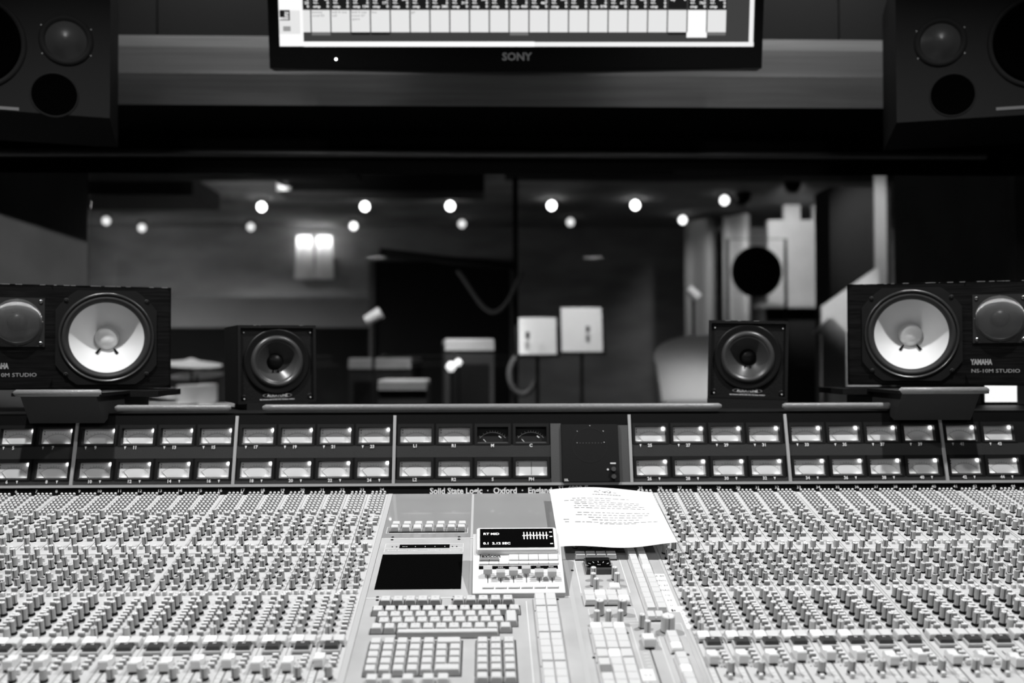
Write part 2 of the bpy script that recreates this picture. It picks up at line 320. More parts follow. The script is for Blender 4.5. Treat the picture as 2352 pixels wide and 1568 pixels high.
fo = {17: 631, 18: 637, 19: 637, 20: 632, 21: 630, 22: 638, 23: 638, 24: 630, 25: 633, 26: 632, 27: 632, 28: 626, 29: 626, 30: 627, 31: 640, 32: 634, 33: 639, 34: 641, 35: 648}
for ch in range(4, 46):
    u0 = (-180.9-304-309*(2-(ch-1)//8)+38*((ch-1) % 8)) if ch <= 24 else (280.5+309*((ch-25)//8)+38*((ch-25) % 8))
    st = link('channel_strip', SM, con, CI @ MD @ T(u0*mm, 0, 0)); STRIPS.append((ch, u0, st))
    for nm, L_ in (('rotary_knob', KL), ('push_button', BL), ('routing_pin', PL)):
        for u, v_, k in L_: ALL[nm].append((u0+u, v_, k, u, st))
    link('cut_button', CUTL if ch in LITCH else CUT, st, tr_(10.2, 574.6)); link('cut_button', CUT, st, tr_(26.8, 574.6))
    b = MB(); b.box(10, 29, -590, -574.5, 4.3, 9.5, 'disp', tx=1, ty=1); b.text(str(ch), 4.6, 'text', T(19.5, -579.5, 9.7), bold=.02)
    part('channel_display', scaled(b), st, label='dark number tile reading %d' % ch)
    link('fader_cap', FC, st, tr_(9.5, fo.get(ch, 628+random.random()*12)-25) @ T(0, -.025, 0))
def inframe(u, v, h=.01):
    p = MD @ Vector((u*mm, -v*mm, h)) - EYE; z = p.dot(fw); x = CX+FPX*p.dot(rt)/z; y = CY-FPX*p.dot(up)/z
    return z, (-5 < x < 2357 and -5 < y < 1573)
SRC = {'rotary_knob': KN, 'push_button': BT, 'routing_pin': {'p': pinb}}
for nm, lst in ALL.items():
    src = SRC[nm]; me = {k: scaled(b).mesh(nm) for k, b in src.items()}
    lst.sort(key=lambda q: (not inframe(q[0], q[1])[1], inframe(q[0], q[1])[0] - (.0 if q[2] in 'bcQ' else 0)))
    st_ = MB()
    for i, (u, v_, k, ul, st) in enumerate(lst):
        rz = random.gauss(0, .5) if nm == 'rotary_knob' else 0
        if k == 'c': rz = random.gauss(0, .12)
        h = 0; d = 0
        if nm == 'push_button' and random.random() < .15: h = -1.6
        if i < 100: link(nm, me[k], st, tr_(ul, v_, h, rz))
        else: st_.merge(src[k], MK_ @ T(u, -v_, h) @ RZ(rz)) if False else st_.merge(src[k], MK @ T(u, -v_, h) @ RZ(rz))
    cpart(nm, st_, MD, kind='stuff')
# frame rails between the buckets
for a, c in ((-799, -793.9), (-490, -484.9), (-180.9, -172), (275.5, 280.5), (584.5, 589.5), (893.5, 898.5)):
    b = MB(); b.box(a, c, -790, 0, -4, .6, 'frame'); b.box(c-.6, c-.2, -790, 0, .6, .7, 'gap'); cpart('frame_rail', scaled(b), MD)
# centre section panels
def desk(b, u0, u1, v0, v1, h0, h1, mt, **k): b.box(u0, u1, -v1, -v0, h0, h1, mt, **k)
b = MB(); desk(b, -172, -24.3, 0, 212.5, -4, 0, 'panel_blank'); desk(b, -19.8, 123.6, 0, 212.5, -4, 0, 'panel_blank')
desk(b, -24.3, -19.8, 0, 436, -4, -.6, 'frame'); desk(b, -19.8, 123.6, 214, 435, -4, 0, 'panel_blank')
desk(b, -172, 123.6, 212.5, 214, -4, .3, 'etch'); cpart('blank_panel', scaled(b), MD)
def outline(b, u0, u1, v0, v1, t=.7, m_='etch'): b.frame(u0, u1, -v1, -v0, t, 0, .12, m_)
def screws(b, L_):
    for u, v_ in L_: b.lathe([(2.6, 0), (2.3, .5)], 10, 'screw', T(u, -v_, 0))
# button block of the automation panel
b = MB(); desk(b, -172, -24.3, 150, 212.4, .02, .1, 'panel_blank'); outline(b, -167, -29, 164, 192); desk(b, -162, -34.5, 187, 189, 0, 1.2, 'slot'); screws(b, ((-154, 208), (-43, 209)))
b.text('CONTROL GROUPS', 3.2, 'etch', T(-98, -193.5, .2)); ap = cpart('automation_panel', scaled(b), MD)
TB = MB(); TB.box(-6.8, 6.8, -13, 0, 0, 6, 'btn', bev=0, tx=.6, ty=.6); TB.box(-6.2, 6.2, -12.4, -.6, 6, 9.5, 'key', bev=1.4); TBm = scaled(TB).mesh('square_button')
TB = MB(); TB.box(-6.8, 6.8, -13, 0, 0, 6, 'btn', tx=.6, ty=.6); TB.box(-6.2, 6.2, -12.4, -.6, 6, 9.5, 'white_lit', bev=1.4); TBl = scaled(TB).mesh('square_button')
for j in range(2):
    for i in range(7):
        link('square_button', TBl if (i, j) == (2, 1) else TBm, ap, tr_(-153+19.2*i-(2 if i == 6 else 0)+(1.2 if j == 0 else 0), 158+15.5*j))
# studio computer
b = MB(); desk(b, -172, -24.3, 214, 434.5, -4, 0, 'panel_mid'); outline(b, -163, -35, 236, 252.5); outline(b, -163, -35, 255, 270.5)
b.text('Solid State Logic', 6, 'etch', T(-158, -263, .2), 'LEFT', 1.25, .01); b.text('Studio Computer', 6, 'etch', T(-40, -263, .2), 'RIGHT', 1.25, .01)
for u in (-151, -144, -53, -46): b.lathe([(1.4, 0), (1.4, .4)], 8, 'blk', T(u, -249, 0))
screws(b, ((-154, 219), (-43, 219), (-156, 431), (-44.7, 433))); sp = cpart('computer_panel', scaled(b), MD)
b = MB(); desk(b, -139.3, -57.5, 241, 255, 0, .6, 'glassblk')
for u in (-134, -131, -128, -114, -98, -82, -66): b.box(u, u+1.2, -250, -248.6, .6, .7, 'text_lit')
part('display_strip', scaled(b), sp)
b = MB(); desk(b, -163.5, -35.5, 280, 407, -.5, .5, 'glassblk'); part('screen', scaled(b), sp)
# keyboard panel
b = MB(); desk(b, -172, 123.6, 436.5, 790, -4, 0, 'panel_mid'); desk(b, -172, 123.6, 434.6, 436.6, -4, .6, 'etch'); desk(b, 59, 60, 448, 720, 0, .12, 'etch')
screws(b, ((-155.4, 441), (-46.5, 441), (104.9, 443)))
for (u0, u1, v0, v1) in ((-151.6, -62, 441, 461), (-46.6, 42, 441, 464), (-159.4, 50.3, 461.5, 491.5), (-151, 46, 491, 509), (-147.5, 45.5, 508, 526.5), (-155.6, 36.8, 526, 544), (-119.6, 19.6, 543, 557), (-152.2, -29, 562, 653), (-12.3, 41, 562, 673)):
    desk(b, u0, u1, v0, v1, 0, .25, 'slot')
kp = cpart('keyboard_panel', scaled(b), MD)
def keym(wd, d, leg='', mt='key', h=9, lm='ink'):
    b = MB(); b.box(.4, wd-.4, -d+.4, -.4, .2, h-1.2, 'key_side', tx=2, ty=1.4); b.box(2.3, wd-2.3, -d+2.2, -1.6, h-1.2, h, mt, bev=1.1)
    if leg: b.text(leg, 3.6, lm, T(wd/2, -d/2+1, h+.1))
    return scaled(b).mesh('keyboard_key')
def keyat(u, v_, wd, d, leg='', nm='keyboard_key', **k):
    me = keym(wd, d, leg, **k); me.name = nm; link(nm, me, kp, tr_(u, v_))
P = 17.4
for i in range(5): keyat(-150.7+17.7*i, 443, 17.4, 18, 'F%d' % (i+1)); keyat(-46.6+17.7*i, 443, 17.4, 18, 'F%d' % (i+6))
for i, c in enumerate('1234567890-='): keyat(-158.9+P*i, 473.5, P, 17.5, c)
for i, c in enumerate('QWERTYUIOP'): keyat(-150.4+P*i, 491, P, 17.3, c)
for i, c in enumerate('ASDFGHJKL;'): keyat(-146.9+P*i, 508.3, P, 17.3, c)
for i, c in enumerate(('', 'Z', 'X', 'C', 'V', 'B', 'N', 'M', ',', '.', '')): keyat(-155+P*i, 525.8, P, 17.3, c)
keyat(27.3, 491, 17.8, 34.8, ''); keyat(-119, 543.3, 138, 12.8, '')
for j in range(5):
    for i in range(7):
        if j in (0, 4) and i == 6: continue
        wd = 34.6 if (j in (0, 4) and i == 5) else 17.3
        keyat(-151.6+17.35*i, 566+17.2*j, wd, 17, '', 'keypad_key')
for j in range(6):
    for i in range(3): keyat(-11.9+17.3*i, 566+17.2*j+(3 if j == 5 else 0), 17.1, 17, '123456789,0.   '[(j*3+i)] if j*3+i < 15 else '', 'keypad_key')
for u, wd in ((-145, 13), (-126, 11), (-101, 13), (-76, 13), (-58, 13)):
    b = MB(); b.box(0, wd, -14, 0, 0, 9, 'white', bev=1.5); part('square_button', scaled(b), kp, tr_(u, 658))
SB = {}
def tallbtn(wd, d, mt, h=9.5):
    k = (wd, d, mt, h)
    if k not in SB:
        b = MB(); b.box(.3, wd-.3, -d, 0, 0, h-3.5, 'btn'); b.box(.8, wd-.8, -d+.15, -.15, h-3.5, h, mt, bev=.9 if mt != 'white_lit' else 1.3); SB[k] = scaled(b).mesh('illuminated_button')
    return SB[k]
def block(par, u0, v0, nu, nv, pu, pv, mt='white', lit=(), dark=(), h=9.5, base=True):
    if base:
        b = MB(); b.box(u0-.8, u0+nu*pu+.8, -v0-nv*pv-1.2, -v0+.5, 0, .5, 'btn'); b.box(u0-.6, u0+nu*pu+.6, -v0-nv*pv-1.6, -v0-nv*pv-.2, 0, 1.2, 'slot'); part('button_base', scaled(b), par)
    for j in range(nv):
        for i in range(nu):
            m_ = 'white_lit' if (i, j) in lit else 'btn_dark' if (i, j) in dark else mt
            link('illuminated_button', tallbtn(pu, pv-.2, m_, h), par, tr_(u0+i*pu, v0+j*pv))
block(kp, 71, 441, 2, 2, 15.7, 19); block(kp, 71, 482, 2, 4, 15.7, 18.4); block(kp, 71, 558.5, 2, 4, 15.7, 18.1); block(kp, 71, 634, 2, 5, 15.7, 18)
# master / monitor panel right of the keyboard
b = MB(); desk(b, 123.6, 275.5, 0, 240, -4, 0, 'panel_blank'); desk(b, 123.6, 130, 240, 790, -4, .3, 'frame'); desk(b, 130, 275.5, 240, 279, -4, .3, 'bridge'); desk(b, 130, 275.5, 279, 790, -4, 0, 'panel_mid')
outline(b, 199, 270, 519, 790); outline(b, 232, 270, 555, 790); desk(b, 141, 142, 300, 424, 0, .12, 'etch'); desk(b, 213, 214, 300, 424, 0, .12, 'etch'); outline(b, 146, 212, 474, 512)
desk(b, 214.8, 216.4, 560, 720, 0, .2, 'slot'); screws(b, ((231, 284), (192, 546), (140, 610), (262, 605), (135, 345), (175, 500)))
for k in range(4): b.text('MONITOR', 2.2, 'text', T(147+25*k, -272, .5), sx=1.3)
for k in range(10): b.box(205, 211, -600-8*k, -601-8*k, 0, .12, 'etch')
mp_ = cpart('monitor_panel', scaled(b), MD)
KNm = {k: scaled(KN[k]).mesh('monitor_knob') for k in 'mqQgw'}
for k in range(4): link('monitor_knob', KNm['g'], mp_, tr_(147+23.5*k, 257, 0, .3))
block(mp_, 143.3, 292, 4, 1, 16.4, 15); block(mp_, 143, 431, 4, 2, 16.2, 17, lit=((1, 0), (3, 1)))
block(mp_, 184, 405, 1, 1, 16, 14, 'white_lit', h=8)
for u, v_, k, rz in ((164, 378, 'm', .3), (161.5, 399, 'm', .1), (164, 417.5, 'm', 0), (196, 378, 'm', -.6), (197, 399, 'm', 0), (160.5, 491, 'q', -.5), (192.5, 491, 'q', -.5), (153.5, 519, 'm', 0), (169.5, 519, 'm', .4), (186, 519, 'm', 0), (214, 531, 'm', -.5), (218.5, 549.5, 'm', 0), (247.5, 541, 'Q', 0)):
    link('monitor_knob', KNm[k], mp_, tr_(u, v_, 0, rz) @ (Matrix.Diagonal((.82, .82, 1, 1)) if k == 'm' else Matrix()))
block(mp_, 142.4, 531, 3, 1, 15.8, 15.5, lit=((0, 0), (2, 0))); block(mp_, 142.4, 548, 3, 3, 15.8, 17.5); block(mp_, 142.4, 603, 3, 1, 15.8, 20, lit=((1, 0),)); block(mp_, 142.4, 626, 3, 5, 15.8, 17.5, dark=((0, 1),))
block(mp_, 227.3, 260, 1, 14, 13.4, 16.4); block(mp_, 243, 260, 1, 14, 13.4, 16.4, lit=((0, 5),))
block(mp_, 224.6, 496, 2, 1, 12, 17, h=8); block(mp_, 241.5, 556, 1, 3, 15, 15.5, lit=((0, 2),)); block(mp_, 243, 612, 1, 6, 15, 16, lit=((0, 2),))
link('fader_cap', FC, mp_, tr_(215.5, 563) @ T(0, -.025, 0) @ Matrix.Diagonal((1.25, 1, 1, 1)))
b = MB(); b.box(155, 197, -361, -315, 0, 8, 'disp', tx=1, ty=1); b.box(158, 194, -352, -318, 8, 9.5, 'glassblk')
for k in range(7):
    a = R(-66+22*k); b.box(-.35, .35, 18, 23, 9.6, 9.8, 'text', T(176, -356, 0) @ RZ(-a) @ T(0, 0, 0))
b.text('VU', 4, 'text', T(176, -346, 9.8)); part('small_meter', scaled(b), mp_, label='small dark square meter with white scale ticks')
# desk body, legs and arm rest
b = MB(); b.prism([(1.93, .93), (Y0, Z0-.004), (1.11, .775), (1.11, .62), (1.3, .5), (2.2, .5), (2.2, .93)], -1.15, 1.25, 'bridge_blk', ax='x'); cpart('desk_body', b)
for x in (-1.0, 0.05, 1.1):
    b = MB(); b.prism([(1.35, 0), (2.15, 0), (2.1, .5), (1.55, .5)], x-.04, x+.04, 'bridge_blk', ax='x'); cpart('leg', b)
b = MB(); b.tube([(-1.15, 1.085, .765), (1.25, 1.085, .765)], .035, 'leather', 14); cpart('arm_rest', b)
# ---- meter bridge
YB = 1.93; ZR = .9646; A = R(15)
MPN = Matrix(((1, 0, 0, 0), (0, math.sin(A), -math.cos(A), YB), (0, math.cos(A), math.sin(A), ZR), (0, 0, 0, 1)))   # local (x, s, n)
DIV_ = [-1.097, -.790, -.483, -.176, .285, .595, .905, 1.214]
b = MB(); b.box(-1.15, 1.25, -.045, -.004, -.02, .0005, 'bridge_blk')
b.box(-1.15, 1.25, 0, .0095, -.02, 0, 'bridge'); b.box(-1.15, 1.25, .0515, .0755, -.02, 0, 'bridge'); b.box(-1.15, 1.25, .1175, .137, -.02, 0, 'bridge_blk'); b.box(-1.15, 1.25, 0, .137, -.024, -.0195, 'bridge_blk')
HX = sorted(DIV_[bi]+.0108+.0752*k for bi in range(7) for k in range(4) if -1.09 < DIV_[bi]+.0108+.0752*k < 1.06)
ed = [-1.15]+[e for x in HX for e in (x-.005, x+.066)]+[1.25]
for a_, c_ in zip(ed[::2], ed[1::2]):
    for s0, s1 in ((.0095, .0515), (.0755, .1175)): b.box(a_, c_, s0, s1, -.02, 0, 'bridge_blk'); cpart('meter_panel', b, MPN)
b = MB(); b.prism([(1.957, .93), (2.26, .93), (2.26, 1.1), (1.974, 1.1), (1.974, 1.0975), (1.999, 1.092)], -1.15, 1.25, 'bridge_blk', ax='x'); cpart('bridge_body', b)
b = MB(); b.box(-1.15, 1.25, -.0045, .0005, 0, .004, 'rail'); cpart('trim_rail', b, MPN)
DIV = [-1.097, -.790, -.483, -.176, .285, .595, .905, 1.214]
for x in DIV:
    b = MB(); b.box(x-.0028, x+.0028, 0, .134, 0, .004, 'rail'); cpart('bay_divider', b, MPN)
for ch, u0, st in STRIPS: b = MB(); b.text(str(ch), .0088, 'text', MPN @ T((u0+21)*mm*1.0, -.0108, .0012), bold=.01); cpart('channel_number', b)
b = MB()
b.text('Solid State Logic  \u00b7  Oxford  \u00b7  England', .0165, 'text', MPN @ T(.012, -.0145, .0012), bold=.03, sx=.92)
b.text('SL 4000 E', .0145, 'text', MPN @ T(.142, -.011, .0012), 'LEFT', bold=.02)
cpart('band_lettering', b)
# meters
def bezel(D):
    b = MB(); o = (-5, 66, -6, 36); w_ = (0, 61, 0, 29.5)
    b.box(o[0], o[1], o[2], o[3], -D-.6, -D, 'bridge_blk')
    for (x0, x1, y0, y1) in ((o[0], o[1], w_[3], o[3]), (o[0], o[1], o[2], -3), (o[0], w_[0], -3, w_[3]), (w_[1], o[1], -3, w_[3])): b.box(x0, x1, y0, y1, -D, 1, 'bridge_blk')
    b.add([(-4, -5.4, 1.02), (65, -5.4, 1.02), (61, -1, -1.6), (0, -1, -1.6)], [(0, 1, 2, 3)], 'disp'); b.box(0, 61, -3, 0, -3, -1.6, 'disp')
    return b
def face(kind=0):
    b = MB(); b.box(0, 61, -3, 29.5, .1, 1.0, 'face' if kind != 1 else 'face_dark')
    inkm = 'ink' if kind != 1 else 'text'
    if kind == 2: b.box(30, 31.2, 2, 27, 1.0, 1.2, 'ink')
    else:
        pts = [(30.5+34*math.sin(R(a)), -13.5+34*math.cos(R(a)), 1.1) for a in range(-48, 49, 8)]
        for p, q in zip(pts[:-1], pts[1:]):
            b.add([(p[0], p[1]-.35, 1.1), (q[0], q[1]-.35, 1.1), (q[0], q[1]+.35, 1.1), (p[0], p[1]+.35, 1.1)], [(0, 1, 2, 3)], inkm)
        for a in (-44, -30, -18, -8, 0, 8, 16, 24, 32, 40):
            b.box(-.25, .25, 35, 37.5, 1.0, 1.15, inkm, T(30.5, -13.5, 0) @ RZ(-R(a)))
    for y in (24, 19): b.box(3.5, 5, y, y+2.5, 1.0, 1.2, 'ink_blk' if kind != 1 else 'bridge_blk')
    return b
DU, DL = 11.0, 7.6; BZ = {1: scaled(bezel(DU)).mesh('level_meter'), 0: scaled(bezel(DL)).mesh('level_meter')}; FM = [scaled(face(k)).mesh('meter_face') for k in range(3)]
nd = MB(); nd.box(-.35, .35, 14, 33, 2, 2.4, 'ink_blk'); ND = scaled(nd).mesh('needle')
ndw = MB(); ndw.box(-.6, .6, 14, 27, 2, 2.4, 'text'); ndw.box(-1, 1, 14, 20, 2, 2.6, 'text', T(30, -8, 0) @ RZ(R(10))); NDW = scaled(ndw).mesh('needle')
lp = MB(); lp.lathe([(2.6, 0), (2.3, 1.2), (1.2, 2.2)], 12, 'led', T(57.5, 26.5, 2)); LP = scaled(lp).mesh('peak_light')
bl = MB(); bl.box(6, 13, -2.6, -1.5, 3.4, 4.6, 'bulb'); bl.box(48, 55, -2.6, -1.5, 3.4, 4.6, 'bulb'); BLm = scaled(bl).mesh('scale_lamp')
gz = MB(); gz.add([(0, 0, -.6), (61, 0, -.6), (61, 29.5, -.6), (0, 29.5, -.6)], [(0, 1, 2, 3)], 'glass'); GZ = scaled(gz).mesh('cover_glass')
def vu(x, s, kind=0, led=True, ndl=-42, cov=True):
    M = CI @ MPN @ T(x, s, 0); up_ = 1 if s > .05 else 0; z = link('level_meter', BZ[up_], con, M); I = T(0, 0, -(DU if up_ else DL)*mm)
    link('meter_face', FM[kind], z, I)
    if kind != 2: link('needle', NDW if kind == 1 else ND, z, I @ T(.0305, -.0135, 0) @ RZ(R(-ndl)))
    if led: link('peak_light', LP, z, I)
    if kind != 1: link('scale_lamp', BLm, z, I)
    link('cover_glass', GZ, z, Matrix()); return z
def lab(z, x, s, t_, xt, xr=None):
    b = MB(); b.text(t_, .0085, 'text', T(xt-x, s, .0018), bold=.03)
    if xr is not None: xr -= x; b.add([(xr-.002, s+.0026, .0018), (xr, s-.0034, .0018), (xr+.002, s+.0026, .0018)], [(0, 2, 1)], 'text')
    part('meter_number', b, z)
PT = .0752
for bi in range(7):
    for k in range(4):
        x = DIV[bi]+.0108+PT*k
        if x < -1.09 or x > 1.06: continue
        if bi == 3:
            z1 = vu(x, .0815, 1 if k > 1 else 0, False); z2 = vu(x, .0155, 2 if k == 3 else 0, False)
            lab(z1, x, -.008, ('L1', 'R1', 'M', 'C')[k], x+.03); lab(z2, x, -.008, ('L2', 'R2', 'S', 'PH')[k], x+.03)
        else:
            base = {0: 1, 1: 9, 2: 17, 4: 25, 5: 33, 6: 41}[bi]+2*k
            z1 = vu(x, .0815, 0, True, random.uniform(-46, -40)); z2 = vu(x, .0155, 0, True, random.uniform(-46, -40))
            lab(z1, x, -.009, str(base), x+.028, x+.0095); lab(z2, x, -.0085, str(base+1), x+.024, x+.0435)
# oscilloscope / talkback panel in the bridge
b = MB(); b.box(.129, .1495, 0, .117, .0, .002, 'bridge'); b.box(.262, .2835, 0, .113, .0, .002, 'bridge'); b.box(.1495, .262, .0005, .115, 0, .008, 'bridge_blk', tx=.001, ty=.001)
sp2 = cpart('talkback_panel', b, MPN)
b = MB(); b.lathe([(.034, 0), (.034, .0004), (.0335, .0004), (.0335, 0)], 40, 'gap', T(.205, .072, .008), cap0=False, cap1=False)
for k in range(9): b.box(.179+.006*k, .181+.006*k, .076, .0775, .008, .0085, 'bridge')
for x, s_ in ((.181, .1), (.232, .1), (.206, .111), (.180, .077), (.233, .078)): b.lathe([(.0014, 0), (.0012, .001)], 8, 'screw_m', T(x, s_, .008))
part('speaker_grille', b, sp2)
for y_ in (.0245, .010): b = MB(); b.lathe([(.005, 0), (.0045, .008)], 12, 'disp', T(.249, y_, .008)); part('talkback_knob', b, sp2)
b = MB(); b.lathe([(.0022, 0), (.0018, .002)], 10, 'text', T(.2385, .0245, .008)); part('talkback_light', b, sp2)
b = MB(); b.box(.2435, .2545, .0355, .038, .008, .0084, 'text'); b.text('SSL', .006, 'text', T(.1535, .0045, .0085), 'LEFT', bold=.03)
part('lettering', b, sp2)
# leather bolster along the top of the bridge
for x0, x1 in ((-.722, -.497), (-.435, .470), (.592, .812)):
    b = MB(); rr = .0065; n = 14; pts = [(x0, rr*.5), (x0+.006, rr)]+[(x0+(x1-x0)*t/30, rr*(1+random.uniform(-.02, .02))) for t in range(1, 30)]+[(x1-.006, rr), (x1, rr*.5)]
    b.tube([MPN @ Vector((p[0], .1505, .002)) for p in pts], [p[1] for p in pts], 'leather', n); cpart('bolster', b)

# ------------------------------------------------------------------ near-field speakers on their brackets
def bracket(x0, x1, label, sgn):
    t = thing('speaker_bracket', label, 'speaker bracket', T((x0+x1)/2, 2.0, 1.1), 'brackets under the black and white speakers')
    I = T((x0+x1)/2, 2.0, 1.1).inverted()
    b = MB(); b.prism([(1.905, 1.137), (1.945, 1.083), (1.99, 1.1), (2.2, 1.1), (2.2, 1.137)], x0+.012, x1-.012, 'brk', ax='x'); part('support', b, t, I)
    b = MB(); b.box(x0, x1, 1.895, 2.2, 1.1365, 1.1425, 'bridge_blk'); b.tube([(x0+.003, 1.899, 1.1425), (x0+.008, 1.898, 1.1425), (x1-.004, 1.898, 1.1425), (x1, 1.899, 1.1425)], [.003, .0068, .0068, .004], 'leather', 12); part('front_lip', b, t, I)
    b = MB(); c = (x0+x1)/2-.02*sgn; b.box(c-.12, c+.12, 2.05, 2.2, 1.130, 1.142, 'cab_blk'); part('base_plate', b, t, I)
bracket(-.888, -.722, 'black speaker bracket with padded lip under the left wide speaker', -1)
bracket(.795, .972, 'black speaker bracket with padded lip under the right wide speaker', 1)

def ringz(mb, prof, n, m_, x, z, y=0, cap0=False, cap1=False, **k):       # lathe about the outward axis (-y local)
    mb.lathe([(r_, d) for r_, d in prof], n, m_, T(x, y, z) @ RX(R(90)), cap0=cap0, cap1=cap1, **k)
def front(b, H, x0, x1, c, mt='cab_wood', y=0, z0=0):
    cx, cz, r_ = c; N = 48; out = []
    for i in range(N):
        a = 2*math.pi*i/N; dx, dz = math.cos(a), math.sin(a)
        ts = [((x1 if dx > 0 else x0)-cx)/dx if abs(dx) > 1e-6 else 9, ((H if dz > 0 else z0)-cz)/dz if abs(dz) > 1e-6 else 9]; q = min(ts); out.append((cx+dx*q, y, cz+dz*q))
    inn = [(cx+r_*math.cos(2*math.pi*i/N), y, cz+r_*math.sin(2*math.pi*i/N)) for i in range(N)]; inb = [(p[0], y+.004, p[2]) for p in inn]
    b.add(out+inn+inb, [(i, N+i, N+(i+1) % N, (i+1) % N) for i in range(N)]+[(N+i, 2*N+i, 2*N+(i+1) % N, N+(i+1) % N) for i in range(N)], mt)
    for cxn, czn in ((x0, z0), (x1, z0), (x1, H), (x0, H)):       # corner fill
        near = sorted(out, key=lambda p: (p[0]-cxn)**2+(p[2]-czn)**2)[:6]; e1 = [p for p in near if abs(p[2]-czn) < 1e-6]; e2 = [p for p in near if abs(p[0]-cxn) < 1e-6]
        if e1 and e2: b.add([e1[0], (cxn, y, czn), e2[0]], [(0, 1, 2), (2, 1, 0)], mt)
def wide_speaker(M, label, mir):
    t = thing('studio_speaker', label, 'speaker', M, 'wide studio speakers with white cones'); W, H, Dp = .382, .215, .199
    b = MB(); xw = (W/2-.127)*(1 if mir > 0 else -1); xt = xw-mir*.169
    # cabinet front with openings for both drivers is built as a ring of faces
    cir = [(xw, .1075, .0775), (xt, 0.1375, .040)]
    fr_ = MB(); fr_.box(-W/2, W/2, .055, Dp, 0, H, 'cab_wood')
    for q_ in ((-W/2, W/2, 0, .003), (-W/2, W/2, H-.003, H)): fr_.box(q_[0], q_[1], .004, .055, q_[2], q_[3], 'cab_wood')
    for q_ in ((-W/2, -W/2+.003), (W/2-.003, W/2)): fr_.box(q_[0], q_[1], .004, .055, .003, H-.003, 'cab_wood')
    xs = xw-mir*.103
    if mir > 0: front(b, H, xs, W/2, cir[0]); front(b, H, -W/2, xs, cir[1])
    else: front(b, H, -W/2, xs, cir[0]); front(b, H, xs, W/2, cir[1])
    b.merge(fr_, Matrix())
    b.frame(-W/2, W/2, 0, H, .0035, -.004, 0, 'cab_wood', RX(R(90)) @ Matrix.Diagonal((1, 1, 1, 1)))
    for k in range(26): x = random.uniform(-W/2, W/2-.01); b.box(x, x+random.uniform(.001, .012), -.0004, .001, H-.0009, H+.0003, 'badge')  # pale edge bits: worn chips and painted top-edge highlight
    part('cabinet', b, t)
    # woofer
    b = MB(); R8 = .098; f_ = .060
    oc = [(xw+R8*s1*(1 if q else f_/R8), .1075+R8*s2*(f_/R8 if q else 1)) for s1, s2, q in ((1, 1, 1), (1, 1, 0), (-1, 1, 0), (-1, 1, 1), (-1, -1, 1), (-1, -1, 0), (1, -1, 0), (1, -1, 1))]
    N = 48; ring = []; rin = []
    for i in range(N):
        a = 2*math.pi*i/N; dx, dz = math.cos(a), math.sin(a); q = min(R8/max(abs(dx), 1e-6), R8/max(abs(dz), 1e-6), (R8+f_)/(abs(dx)+abs(dz))); ring.append((xw+dx*q, -.004, .1075+dz*q)); rin.append((xw+.0925*dx, -.004, .1075+.0925*dz))
    rb = [(p[0], 0, p[2]) for p in ring]
    b.add(ring+rin+rb, [(i, (i+1) % N, N+(i+1) % N, N+i) for i in range(N)]+[(i, (i+1) % N, N+(i+1) % N, N+i) for i in range(N)]+[(2*N+i, 2*N+(i+1) % N, (i+1) % N, i) for i in range(N)], 'tw_plate')
    ringz(b, [(.0925, .004), (.0935, .0062), (.091, .0075), (.0885, .0055), (.087, .001)], 64, 'metalring', xw, .1075)
    wf = part('woofer', b, t)
    b = MB(); ringz(b, [(.087, .0012), (.0855, .004), (.082, .0052), (.079, .004), (.0765, .0005), (.0735, -.003)], 64, 'surround', xw, .1075); part('surround', b, wf)
    b = MB(); ringz(b, [(.0738, -.003), (.060, -.0155), (.046, -.0282), (.033, -.040), (.0245, -.0478)], 64, 'cone', xw, .1075)
    part('cone', b, wf, label='white paper cone')
    b = MB(); ringz(b, [(.0248, -.0472), (.0243, -.0462), (.0222, -.0406), (.0178, -.0355), (.011, -.0318), (.004, -.0303)], 40, 'cone', xw, .1075, cap1=True); part('dust_cap', b, wf, label='white dome dust cap')
    for s1 in (-1, 1): b = MB(); b.tube([(xw+s1*.0135, .041, .1075-.0225), (xw+s1*.0175, .036, .1075-.0285), (xw+s1*.0205, .0325, .1075-.0325)], [.0016, .0028, .0031], 'glassblk', 10); part('lead_joint', b, wf)
    for sx in (-1, 1):
        for sz in (-1, 1):
            b = MB(); ringz(b, [(.0045, .004), (.0042, .0058), (.003, .0062)], 14, 'tw_plate', xw+sx*.078, .1075+sz*.0765); ringz(b, [(.0022, .0058), (.002, .0066)], 6, 'screw_m', xw+sx*.078, .1075+sz*.0765, cap1=True); part('bolt', b, wf)
    # tweeter
    b = MB(); b.box(xt-.051, xt+.051, -.003, 0, 0.1375-.05, 0.1375+.05, 'tw_plate'); ringz(b, [(.045, .003), (.043, .0055), (.041, .003)], 40, 'tw_plate', xt, 0.1375)
    tw = part('tweeter', b, t)
    b = MB(); ringz(b, [(.0195, .003), (.0185, .008), (.015, .0125), (.008, .0155), (.002, .0163)], 32, 'dome_blk', xt, 0.1375, cap1=True); ringz(b, [(.043, .0032), (.020, .0032)], 40, 'tw_plate', xt, 0.1375); part('dome', b, tw)
    b = MB(); n = 20; RR = .0475                                # domed wire mesh
    def dz_(x, z): q = (x*x+z*z)/RR**2; return .003+.026*math.sqrt(max(0, 1-q)) if q < 1 else None
